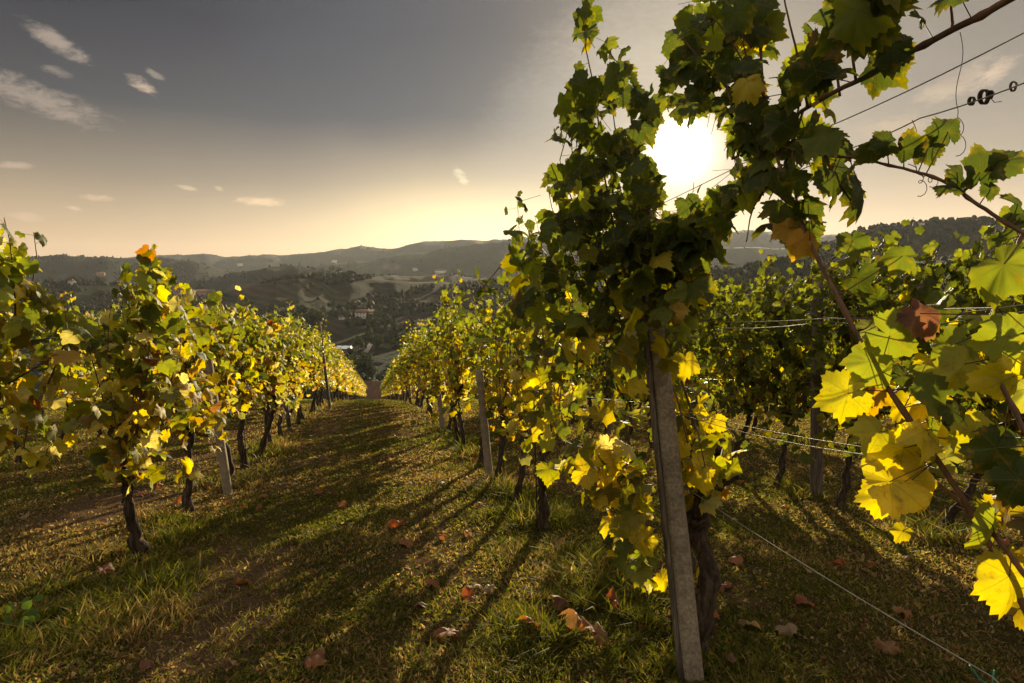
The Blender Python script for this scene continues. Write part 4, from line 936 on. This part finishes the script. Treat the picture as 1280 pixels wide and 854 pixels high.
# ------------------------------------------------------------------ grass
def grass():
    N1 = 640000
    u = rng.uniform(0, 1, N1); y = 1.6 * (34 / 1.6) ** (u ** .85); a = rng.uniform(-.86, .86, N1); x = a * y + rng.normal(0, .6, N1)
    c = x + KR * y
    rowd = np.min([np.abs(c - b) for b in ROWB.values()], axis=0)
    bare = barefield(x, y); tuft = fbm(x, y, .55, 3, 21)
    clump = np.clip((fbm(x, y, .35, 3, 52) - .26) * 3.4, .38, 1); keep = rng.uniform(size=N1) < (1 - bare * .90) * clump
    x, y, rowd, tuft, bare = x[keep], y[keep], rowd[keep], tuft[keep], bare[keep]; n = len(x)
    longg = np.clip(1 - rowd / .6, 0, 1) * np.clip((tuft - .46) * 4, 0, 1)
    longg = np.maximum(longg, np.exp(-((x - .45) / .75) ** 2 - ((y - 3.5) / .6) ** 2) * .0)
    longg = np.maximum(longg, np.exp(-((x - .30) / .42) ** 2 - ((y - 3.25) / .40) ** 2) * .9 * (tuft > .4))
    longg = np.maximum(longg, np.exp(-((x + 2.1) / .8) ** 2 - ((y - 3.6) / 1.0) ** 2) * .55 * (tuft > .45))
    h = rng.uniform(.006, .024, n) * (1 + .6 * tuft) * (1 - .3 * bare) + longg * rng.uniform(.03, .22, n) * rng.uniform(.3, 1, n)
    h *= 1 + y / 45
    w = rng.uniform(.0014, .0030, n) * (1 + y / 4.5) * (1 + .3 * (h > .1)) * np.where((rng.uniform(size=n) < .3) & (h < .03), 2.6, 1)
    z = height(x, y); P = np.stack([x, y, z - .004], -1)
    th = rng.uniform(0, 6.283, n); ax = np.stack([np.cos(th), np.sin(th), 0 * th], -1)
    ph = rng.uniform(0, 6.283, n); ln = np.abs(rng.normal(0, .9, n)) + .25; bend = np.stack([np.cos(ph), np.sin(ph), 0 * ph], -1) * (h * ln)[:, None]
    up = np.array([[0, 0, 1.]]) * h[:, None]
    m1 = P + up * .55 + bend * .35; m2 = P + up * .95 + bend
    V = np.stack([P - ax * w[:, None], P + ax * w[:, None], m1 + ax * w[:, None] * .75, m1 - ax * w[:, None] * .75, m2], 1)
    i = np.arange(n)[:, None] * 5
    Q = i + np.array([[0, 1, 2, 3]]); T = i + np.array([[3, 2, 4]])
    pal = np.array([[.060, .075, .012], [.10, .105, .017], [.15, .135, .026], [.26, .19, .065], [.34, .24, .10], [.17, .095, .04]])
    dry = np.clip(.36 + bare * .5 + (fbm(x, y, 1.5, 4, 31) - .5) * 2.2 - longg * .25, .05, .85)
    k = np.where(rng.uniform(size=n) < dry, rng.integers(3, 6, n), rng.integers(0, 3, n))
    col = pal[k] * rng.uniform(.65, 1.25, (n, 1)) * (.55 + .9 * fbm(x, y, .9, 4, 44))[:, None]; col = np.repeat(col, 5, 0)
    return mesh_np('grass', V.reshape(-1, 3), [Q, T], M['grass'], col)
tag(obj('grass', grass()), 'short patchy grass with straw and longer tufts under the vines', 'grass', kind='stuff')
def crest_grass():
    n = 60000; u = rng.uniform(0, 1, n); y = 30 * (116 / 30) ** u; x = rng.uniform(-.62, .5, n) * y; z = height(x, y)
    h = rng.uniform(.05, .16, n); w = rng.uniform(.006, .016, n) * (1 + y / 60); th = rng.uniform(0, 3.14, n); ax = np.stack([np.cos(th), np.sin(th), 0 * th], -1)
    P = np.stack([x, y, z - .005], -1); b = np.stack([rng.normal(0, .5, n) * h, rng.normal(0, .5, n) * h, h], -1)
    V = np.stack([P - ax * w[:, None], P + ax * w[:, None], P + b], 1); T = np.arange(n)[:, None] * 3 + np.array([[0, 1, 2]])
    pal = np.array([[.09, .11, .02], [.14, .14, .03], [.22, .18, .06]]); col = np.repeat(pal[rng.integers(0, 3, n)] * rng.uniform(.8, 1.2, (n, 1)), 3, 0)
    return mesh_np('far_grass', V.reshape(-1, 3), T, M['grass'], col)
tag(obj('far_grass', crest_grass()), 'sunlit grass along the crest of the slope', 'grass', kind='stuff')
def litter():
    n = 24000; u = rng.uniform(0, 1, n); y = 1.8 * (22 / 1.8) ** (u ** .8); x = rng.uniform(-.86, .86, n) * y; z = height(x, y); c = x + KR * y
    rd = np.min([np.abs(c - b) for b in ROWB.values()], axis=0); k = rng.uniform(size=n) < .35 + .65 * np.exp(-(rd / .6) ** 2) * (fbm(x, y, .8, 3, 61) > .45); x, y, z = x[k], y[k], z[k]; m = len(x)
    s_ = rng.uniform(.004, .013, m) * (1 + y / 14); nn = np.stack([rng.normal(0, .6, m), rng.normal(0, .6, m), np.ones(m)], -1)
    pal = np.array([[.16, .075, .035], [.22, .13, .06], [.10, .055, .03], [.28, .19, .09], [.18, .06, .03]]); tip = rng.normal(0, 1, (m, 3))
    return leaf_mesh('leaf_litter', np.stack([x, y, z + rng.uniform(.002, .02, m)], -1), nn, tip, s_, pal[rng.integers(0, 5, m)], 3, M['crown'])
tag(obj('leaf_litter', litter()), 'crumbs of dead leaf and straw strewn through the turf', 'leaf litter', kind='stuff')
# a leafy weed in the lower left corner
wp = ground_at(28, 790); b = []
e = empty('weed', wp, 'small broad-leaved weed in the grass at the lower left corner', 'plant')
n = 14; th = rng.uniform(0, 6.28, n); rr0 = rng.uniform(.02, .07, n); hh0 = rng.uniform(.04, .13, n)
pp0 = np.stack([np.cos(th) * rr0, np.sin(th) * rr0, hh0], -1)
ov = []
for s in range(4):
    t = np.linspace(0, 2 * math.pi, 13)[:-1]; Pq = np.stack([.42 * np.sin(t), .5 + .5 * -np.cos(t), .08 * np.cos(2 * t)], -1); ov.append((np.vstack([[0, .5, -.05], Pq]), np.array([[0, 1 + (j + 1) % 12, 1 + j] for j in range(12)])))
obj('foliage', leaf_mesh('weed_leaves', pp0, np.stack([np.cos(th) * .5, np.sin(th) * .5 - .6, .6 + 0 * th], -1), np.stack([np.cos(th), np.sin(th), .9 + 0 * th], -1), rng.uniform(.035, .06, n), np.tile([.10, .16, .02], (n, 1)), 2, M['leaf_far'], tpls=ov), e)
b = MB(); b.prisms(np.zeros((n, 3)), pp0, .002); obj('stem', b.mesh('weed_stems', M['petiole']), e)

# ------------------------------------------------------------------ fallen leaves
DT = [leaf_template(40, 2, 400 + s, 2.6, .06) for s in range(10)]
fl_mesh = []
for s in range(12):
    c = np.array([[.26, .095, .04], [.22, .06, .03], [.24, .12, .055], [.27, .175, .10], [.15, .06, .035], [.30, .08, .035]])[s % 6]
    fl_mesh.append(leaf_mesh('fallen_leaf', np.zeros((1, 3)), np.array([[0, 0, 1.]]), np.array([[0, 1., 0]]), np.array([1.0]), c[None], 0, M['dry'], tpls=[DT[s % 10]]))
hero = [(562, 798, 'red-brown fallen leaf lying alone in the grass at the bottom centre', 1, 1.1), (508, 682, 'orange-red fallen leaf on the path left of the slim crooked trunk', 0, 1.0),
        (497, 655, 'curled orange fallen leaf a step behind the orange-red one', 5, .9), (553, 607, 'pale curled fallen leaf left of the short grey post', 3, 1.0), (600, 635, 'upright rust fallen leaf at the foot of the centre row', 2, 1.0),
        (386, 831, 'dark red fallen leaf flat on the ground at the bottom, left of centre', 4, 1.1), (130, 718, 'dark red fallen leaf left of the nearest left trunk', 1, .95), (668, 800, 'rust fallen leaf at the left rim of the front grass tuft', 0, 1.0),
        (722, 790, 'large orange fallen leaf caught in the front grass tuft', 2, 1.15), (742, 806, 'brown curled fallen leaf lowest in the front grass tuft', 0, 1.2), (752, 812, 'pale brown fallen leaf right in the front grass tuft', 2, 1.0),
        (770, 770, 'red fallen leaf at the back of the front grass tuft', 1, 1.0), (700, 765, 'small rust fallen leaf above the front grass tuft', 4, .9), (1042, 708, 'bright red fallen leaf in the shade right of the front post', 5, .9),
        (905, 738, 'rust fallen leaf close to the right side of the front post', 1, 1.0), (895, 772, 'orange fallen leaf low beside the front post', 5, .9), (938, 786, 'tan fallen leaf on the dark grass right of the front post', 3, 1.0), (985, 792, 'tan fallen leaf between the front post and the slanting wire', 3, 1.0),
        (1110, 818, 'brown fallen leaf under the slanting wire', 2, 1.0), (240, 690, 'dark brown fallen leaf right of the nearest left trunk', 4, 1.0), (175, 690, 'dark curled fallen leaf against the nearest left trunk', 4, 1.1),
        (540, 735, 'small rust fallen leaf above the lone red-brown leaf', 0, .8), (520, 762, 'tiny brown fallen leaf on the bare track', 4, .75), (330, 622, 'brown fallen leaf on the path beside the left row', 2, .9), (610, 740, 'tan fallen leaf in the middle of the turf', 3, .85)]
nf = 0
def fallen(P, lab, m, s, grp='fallen vine leaves', z=None):
    o = obj('fallen_leaf', fl_mesh[m], loc=(P[0], P[1], (z if z is not None else gz(P[0], P[1])) + .034)); o.scale = (s,) * 3
    o.rotation_euler = (rng.normal(0, .45), rng.normal(0, .45), rng.uniform(0, 6.28)); tag(o, lab, 'leaf', grp)
for px, py, lab, m, s in hero:
    P = ground_at(px, py); fallen(P, lab, m, s * .070, z=P[2] + (.05 if 'tuft' in lab else 0))
for i in range(150):
    y = 2.8 + 17 * rng.uniform() ** 1.6; c = rng.choice([-1.65, 1.3, 4.25]) + rng.normal(0, .55) if rng.uniform() < .55 else rng.uniform(-3, 6)
    x = c - KR * y
    zone = 'between the left and centre rows' if -1.65 < c < 1.3 else 'between the centre and right rows' if c >= 1.3 else 'beyond the left row'
    dist = 'nearby' if y < 7 else 'distant'
    fallen((x, y), '%s brown vine leaf scattered on the grass %s' % (dist, zone), int(rng.integers(0, 12)), rng.uniform(.035, .06), 'scattered fallen leaves')

# ------------------------------------------------------------------ distant trees
def crown_mesh(seed, shape='round', n=900):
    r_ = np.random.default_rng(seed); pos, nor = [], []
    if shape == 'cone': lobes = [((0, 0, .12 + .8 * t), .24 * (1 - t) + .03, .16) for t in np.linspace(0, 1, 8)]
    elif shape == 'column': lobes = [((r_.normal(0, .02), r_.normal(0, .02), .12 + .78 * t), .15 * math.sin(.5 + 2.3 * t), .16) for t in np.linspace(0, 1, 7)]
    else:
        lobes = [((0, 0, .62), .32, .30)] + [((.27 * math.cos(a), .27 * math.sin(a), r_.uniform(.38, .72)), r_.uniform(.15, .24), r_.uniform(.14, .22)) for a in r_.uniform(0, 6.28, 9)]
        lobes += [((r_.normal(0, .1), r_.normal(0, .1), .86), .15, .13)]
    per = n // len(lobes); shade = []
    for (c, rx, rz) in lobes:
        d = r_.normal(0, 1, (per, 3)); d /= np.linalg.norm(d, axis=1)[:, None]; rad = r_.uniform(.72, 1.08, (per, 1))
        pos.append(np.array(c) + d * [rx, rx, rz] * rad); nor.append(d + r_.normal(0, .35, (per, 3))); shade.append(np.full(per, r_.uniform(.75, 1.25)))
    pos = np.vstack(pos); nor = np.vstack(nor); shade = np.concatenate(shade)
    s = r_.uniform(.035, .065, len(pos)); tip = r_.normal(0, 1, pos.shape); col = np.array([.042, .055, .016])[None] * shade[:, None] * r_.uniform(.8, 1.25, (len(pos), 1)) * r_.uniform(.9, 1.1, (len(pos), 3))
    return leaf_mesh('crown', pos, nor, tip, s, col, 3, M['crown'])
def trunk_mesh(seed, hgt=.55):
    r_ = np.random.default_rng(seed); b = MB(); b.tube(np.array([[0, 0, -.05], [.01, 0, .2], [-.01, .01, hgt]]), [.03, .022, .012], 6, .05)
    for _ in range(5):
        a = r_.uniform(0, 6.28); b.tube(np.array([[0, 0, .25 + r_.uniform(0, .15)], [.1 * math.cos(a), .1 * math.sin(a), .48], [.2 * math.cos(a), .2 * math.sin(a), .62]]), [.014, .009, .004], 4)
    return b.mesh('tree_trunk', M['trunk'])
TR = {'round': [(crown_mesh(500 + s), trunk_mesh(s)) for s in range(5)], 'cone': [(crown_mesh(520 + s, 'cone'), trunk_mesh(s, .8)) for s in range(2)],
      'column': [(crown_mesh(530 + s, 'column'), trunk_mesh(s, .8)) for s in range(2)]}
def hill_hit(px, py, r0=150, r1=6500):
    d = ray(px, py); t = np.geomspace(r0, r1, 1500); P = EYE + d[None] * t[:, None]; H = height(P[:, 0], P[:, 1]); w = P[:, 2] < H
    if not w.any(): return None
    i = np.argmax(w); return np.array([P[i, 0], P[i, 1], H[i]])
def tree(P, hgt, kind, label, group='valley trees'):
    cr, tk = TR[kind][rng.integers(len(TR[kind]))]; e = empty('broadleaf_tree' if kind == 'round' else 'conifer_tree' if kind == 'cone' else 'poplar_tree', P, label, 'tree', group)
    e.rotation_euler[2] = rng.uniform(0, 6.28); s = hgt * rng.uniform(.95, 1.05); e.scale = (s * rng.uniform(.9, 1.15), s * rng.uniform(.9, 1.15), s)
    obj('trunk', tk, e); obj('crown', cr, e)
LT = [(385, 424, 42, 'round', 'large round tree above the far left vines, left of the brown field'), (371, 420, 30, 'round', 'rounded tree leaning on the large tree beside the brown field'),
      (399, 418, 26, 'round', 'smaller tree on the right flank of the large round tree'), (461, 425, 26, 'cone', 'dark pointed conifer below the farmhouse'), (493, 428, 30, 'cone', 'dark conifer right of the valley track'),
      (448, 440, 22, 'round', 'round tree just right of the white sheet'), (470, 440, 24, 'round', 'bushy tree left of the valley track'), (436, 402, 16, 'round', 'small tree left of the farmhouse'),
      (466, 410, 18, 'round', 'pale tree in front of the farmhouse'), (484, 412, 18, 'round', 'pale tree right of the farmhouse garden'), (452, 480, 40, 'round', 'tall dark tree at the end of the left row'),
      (440, 470, 30, 'round', 'dark tree over the end of the left row'), (463, 484, 34, 'column', 'narrow brownish tree just behind the barn'), (478, 484, 20, 'round', 'bush behind the red-brown barn roof'),
      (415, 341, 9, 'round', 'lone tree on the skyline of the middle ridge'), (436, 340, 12, 'cone', 'pointed tree on the middle ridge'), (440, 341, 14, 'round', 'bushy tree on the middle ridge top'),
      (424, 343, 9, 'round', 'tree beside the lone tree of the middle ridge'), (450, 343, 11, 'round', 'right-hand tree of the middle ridge clump'), (428, 398, 12, 'round', 'bush by the farm shed'), (437, 445, 10, 'round', 'bush in the green meadow'),
      (500, 445, 26, 'round', 'dark tree beside the green meadow'), (512, 420, 22, 'round', 'tree right of the dark conifer'), (492, 470, 18, 'round', 'low tree over the barn beside the centre row')]
for px, py, hpx, kd, lab in LT:
    P = hill_hit(px, py, 150 if py < 460 else 128)
    if P is None: continue
    tree(P, hpx * P[1] / FPX, kd, lab)
# every other tree one can tell apart in the valley
cnt = 0; tries = 0
while cnt < 230 and tries < 6000:
    tries += 1
    px = rng.uniform(60, 640) if rng.uniform() < .7 else rng.uniform(860, 1280); py = rng.uniform(345, 470) if px < 640 else rng.uniform(310, 400)
    P = hill_hit(px, py)
    if P is None or not (330 < P[1] < 1700): continue
    if any(abs(px - a) < 16 and abs(py - b) < 10 for a, b in ((456, 392), (428, 432))): continue
    _, fo = landuse(P[None, 0], P[None, 1], P[None, 2])
    if rng.uniform() > fo[0] + .06: continue
    zone = 'left hillside' if px < 250 else 'middle of the valley' if px < 640 else 'right hillside'
    kd = rng.choice(['round', 'round', 'round', 'cone', 'column'] if px < 640 else ['round']); near_ = 'nearer' if P[1] < 750 else 'far'
    tree(P, rng.uniform(8, 15), kd, '%s %s tree among the woods on the %s' % (near_, {'round': 'rounded', 'cone': 'pointed', 'column': 'narrow'}[kd], zone), 'woodland edge trees'); cnt += 1
# the woods beyond as one mass
def ico(sub):
    import bmesh
    bm = bmesh.new(); bmesh.ops.create_icosphere(bm, subdivisions=sub, radius=1); V = np.array([v.co[:] for v in bm.verts]); F = np.array([[v.index for v in f.verts] for f in bm.faces]); bm.free(); return V, F
def woods():
    Vs, Fs, Cs = [], [], []; n = 0
    for (num, r0, r1, sub, s0) in ((15000, 380, 1700, 2, 3.8), (20000, 1000, 5600, 1, 3.4)):
        tv, tf = ico(sub); r = r0 * (r1 / r0) ** rng.uniform(0, 1, num); a = rng.uniform(-.72, .72, num)
        x = r * np.sin(a); y = r * np.cos(a); z = height(x, y); _, fo = landuse(x, y, z)
        dens = fbm(x, y, 120, 3, 40); k = rng.uniform(size=num) < np.minimum(1, fo * np.clip((dens - .2) * 4, .25, 1)); x, y, z, r = x[k], y[k], z[k], r[k]; m = len(x)
        s = s0 * rng.uniform(.6, 1.25, m) ; rot = rng.uniform(0, 6.28, m); ca, sa = np.cos(rot)[:, None], np.sin(rot)[:, None]
        t = tv[None] * rng.uniform(.70, 1.25, (m, len(tv), 1)) * np.stack([s, s, s * rng.uniform(.9, 1.5, m)], -1)[:, None]
        W = np.stack([t[..., 0] * ca - t[..., 1] * sa + x[:, None], t[..., 0] * sa + t[..., 1] * ca + y[:, None], t[..., 2] + z[:, None] + s[:, None] * .45], -1)
        Vs.append(W.reshape(-1, 3)); Fs.append((tf[None] + (np.arange(m) * len(tv))[:, None, None] + n).reshape(-1, 3)); n += m * len(tv)
        c = np.array([.022, .026, .010]) * rng.uniform(.6, 1.5, (m, 1)) * (1 + .5 * (rng.uniform(size=(m, 1)) < .12) * np.array([[1.6, .9, .3]])); Cs.append(np.repeat(c, len(tv), 0))
    return mesh_np('woods', np.vstack(Vs), np.vstack(Fs), M['crown'], np.vstack(Cs))
tag(obj('woods', woods()), 'dark woods covering the far hillsides', 'woods', kind='stuff')

# ------------------------------------------------------------------ buildings far off
def house(P, w, d, h, rot, label, wall='wall', roof='roof', rh=None, rows=2, cols=4, group='distant buildings', chim=True, name='farmhouse'):
    rh = rh or d * .28; e = empty(name, P, label, 'building', group); e.rotation_euler[2] = rot
    b = MB(); b.box((-w / 2, -d / 2, -3), (w / 2, d / 2, h)); b.add([[-w / 2, -d / 2, h], [-w / 2, d / 2, h], [-w / 2, 0, h + rh], [w / 2, -d / 2, h], [w / 2, d / 2, h], [w / 2, 0, h + rh]], [[0, 2, 1], [3, 4, 5]], None); obj('wall', b.mesh('wall', M[wall]), e)
    b = MB(); o_ = .6
    for s in (-1, 1):
        y0 = s * (d / 2 + o_); z0 = h - rh * o_ / (d / 2); V = [[-w / 2 - o_, y0, z0], [w / 2 + o_, y0, z0], [w / 2 + o_, 0, h + rh], [-w / 2 - o_, 0, h + rh]]; V = V + [[a, c, q + .3] for a, c, q in V]
        b.add(V, None, [[0, 1, 2, 3], [4, 7, 6, 5], [0, 4, 5, 1], [1, 5, 6, 2], [2, 6, 7, 3], [3, 7, 4, 0]])
    ro = obj('roof', b.mesh('roof', M[roof]), e)
    if chim: b = MB(); b.box((w * .2, -.5, h + rh * .6), (w * .2 + .9, .5, h + rh + 1.3)); obj('chimney', b.mesh('chimney', M[wall]), ro)
    for i in range(rows):
        for j in range(cols):
            x = -w / 2 + w * (j + .5) / cols; z = h * (i + .35) / rows; b = MB(); b.box((x - .55, -d / 2 - .04, z), (x + .55, -d / 2 + .05, z + h / rows * .42)); obj('window', b.mesh('window', M['dark']), e)
    b = MB(); b.box((w * .05 - .6, -d / 2 - .06, -.2), (w * .05 + .6, -d / 2 + .05, 2.1)); obj('door', b.mesh('door', M['wood']), e); return e
def hh_(px, py): return hill_hit(px, py)
P = hh_(456, 398); sc_ = P[1] / FPX
house(P, 23 * sc_, 12 * sc_, 7 * sc_, R(18), 'long white farmhouse with a red tiled roof in the valley', rows=2, cols=6)
P = hh_(472, 398); house(P, 7 * sc_, 7 * sc_, 4 * sc_, R(18), 'small red annex at the right end of the white farmhouse', 'wallred', rows=1, cols=2, chim=False)
P = hh_(431, 399); house(P, 14 * sc_, 5 * sc_, 3 * sc_, R(25), 'low pale shed with a flat roof left of the farmhouse', 'wall', 'roof', rows=1, cols=3, chim=False)
P = hh_(245, 372); s2 = P[1] / FPX; house(P, 44 * s2, 9 * s2, 7 * s2, R(8), 'long red-brown winery building behind the left row', 'wallred', rows=2, cols=9)
P = hh_(225, 371); house(P, 16 * s2, 8 * s2, 9 * s2, R(12), 'tall red-brown block at the left end of the winery', 'wallred', rows=2, cols=3)
P = hh_(90, 356); s3 = P[1] / FPX; house(P, 8 * s3, 5 * s3, 4 * s3, R(-20), 'small white house far off on the left hillside', rows=2, cols=3)
P = hh_(126, 346); s3 = P[1] / FPX; house(P, 9 * s3, 5 * s3, 4 * s3, R(10), 'ochre house above the small white house on the left hillside', 'wallred', rows=2, cols=3)
for px, py, w_, lab in ((551, 342, 14, 'pale roofs on the middle slope left of the centre row'), (519, 339, 6, 'tiny pale house on the middle slope'), (424, 342, 6, 'tiny house among the trees of the middle ridge'),
                        (1148, 282, 12, 'pale house near the top of the right hill'), (300, 333, 6, 'tiny house on the far left slope'), (418, 329, 6, 'tiny hamlet house on the far ridge')):
    P = hh_(px, py)
    if P is not None: s3 = P[1] / FPX; house(P, w_ * s3, w_ * .45 * s3, 3 * s3, R(rng.uniform(-20, 20)), lab, rows=1, cols=3, chim=False)
# castle tower on the far ridge
P = hh_(453, 312); s4 = P[1] / FPX; e = empty('castle', P, 'small castle with a square tower on the far ridge skyline', 'building')
b = MB(); b.box((-2 * s4, -1.5 * s4, -4), (-.4 * s4, 1.5 * s4, 5.5 * s4)); obj('tower', b.mesh('tower', M['stone']), e)
b = MB(); b.box((-.4 * s4, -1.4 * s4, -4), (3.6 * s4, 1.4 * s4, 3 * s4)); b.box((-3.6 * s4, -1.2 * s4, -4), (-2 * s4, 1.2 * s4, 2.6 * s4)); obj('wall', b.mesh('wall', M['stone']), e)
# white sheeting over a field store
P = hh_(430, 436); s5 = P[1] / FPX; b = MB(); w2, l2, h2 = 9 * s5, 10 * s5, 4 * s5; n = 9
tt_ = np.linspace(0, math.pi, n); V = []
for x in np.linspace(-w2, w2, 7): V += [[x, -math.cos(t) * l2 * .5, math.sin(t) * h2 * (.92 + .08 * math.sin(x))] for t in tt_]
Q = [[i * n + j, (i + 1) * n + j, (i + 1) * n + j + 1, i * n + j + 1] for i in range(6) for j in range(n - 1)]
b.add(V, [[0] + [j, j + 1] for j in range(1, n - 1)] + [[6 * n, 6 * n + j + 1, 6 * n + j] for j in range(1, n - 1)], Q)
o = obj('greenhouse', b.mesh('greenhouse', M['white']), loc=P); o.rotation_euler[2] = R(-8); tag(o, 'white plastic tunnel in the valley above the far left vines', 'greenhouse')
# barn just over the crest
bx0 = at(452, 490, 126); bz = EYE[2] + ray(470, 481)[2] * 126
e = empty('barn', (bx0[0] + 7, 128, bz - 6), 'barn with a low red-brown roof just below the crest', 'building')
b = MB(); b.box((-8, -4, -3), (8, 5, 3.2)); obj('wall', b.mesh('wall', M['dark']), e)
b = MB(); V = [[-8.5, -5, 3.3], [8.5, -5, 3.3], [8.5, 1, 6.0], [-8.5, 1, 6.0], [-8.5, 6.5, 3.3], [8.5, 6.5, 3.3]]; V += [[a, c, q + .25] for a, c, q in V]
b.add(V, None, [[0, 1, 2, 3], [3, 2, 5, 4], [6, 9, 8, 7], [9, 10, 11, 8], [0, 6, 7, 1], [4, 5, 11, 10], [0, 3, 9, 6], [3, 4, 10, 9], [1, 7, 8, 2], [2, 8, 11, 5]]); obj('roof', b.mesh('roof', M['roof']), e)
b = MB(); b.box((-8.3, -5.25, 3.2), (8.3, -5.05, 3.5)); obj('gutter', b.mesh('gutter', M['steel']), e)
# pylon
P = hh_(375, 345); s6 = P[1] / FPX; hp_ = 17 * s6; e = empty('pylon', P, 'lattice power pylon on the middle ridge', 'pylon')
b = MB(); q = hp_ * .11; tops = hp_ * .03; th_ = hp_ * .012
for sx in (-1, 1):
    for sy in (-1, 1): b.tube(np.array([[sx * q, sy * q, -2], [sx * tops, sy * tops, hp_]]), th_, 4)
for k in range(7):
    z0, z1 = hp_ * k / 7, hp_ * (k + 1) / 7; w0 = q + (tops - q) * k / 7; w1 = q + (tops - q) * (k + 1) / 7
    for sy in (-1, 1): b.tube(np.array([[-w0, sy * w0, z0], [w1, sy * w1, z1]]), th_ * .6, 4); b.tube(np.array([[w0, sy * w0, z0], [-w1, sy * w1, z1]]), th_ * .6, 4)
obj('lattice_mast', b.mesh('lattice_mast', M['steel']), e)
for z in (.72, .84, .96): b = MB(); b.tube(np.array([[-hp_ * .14, 0, hp_ * z], [0, 0, hp_ * z + 1], [hp_ * .14, 0, hp_ * z]]), th_ * .9, 4); obj('crossarm', b.mesh('crossarm', M['steel']), e)
# pale track in the valley
TP = [(452, 447), (458, 440), (462, 433), (467, 426), (470, 420)]; L_ = [hh_(*p) for p in TP]; V = []
for a in L_:
    for s in (-1, 1): x = a[0] + s * 2.2; V.append([x, a[1], gz(x, a[1]) + .5])
Q = [[2 * i, 2 * i + 1, 2 * i + 3, 2 * i + 2] for i in range(len(L_) - 1)]
tag(obj('track', mesh_np('track', np.array(V), np.array(Q), solid('track_gravel', [(.2, .17, .13), (.3, .26, .2)], .3))), kind='structure')
print('objects', len(bpy.data.objects), 'zrange', ZMIN, ZMAX)
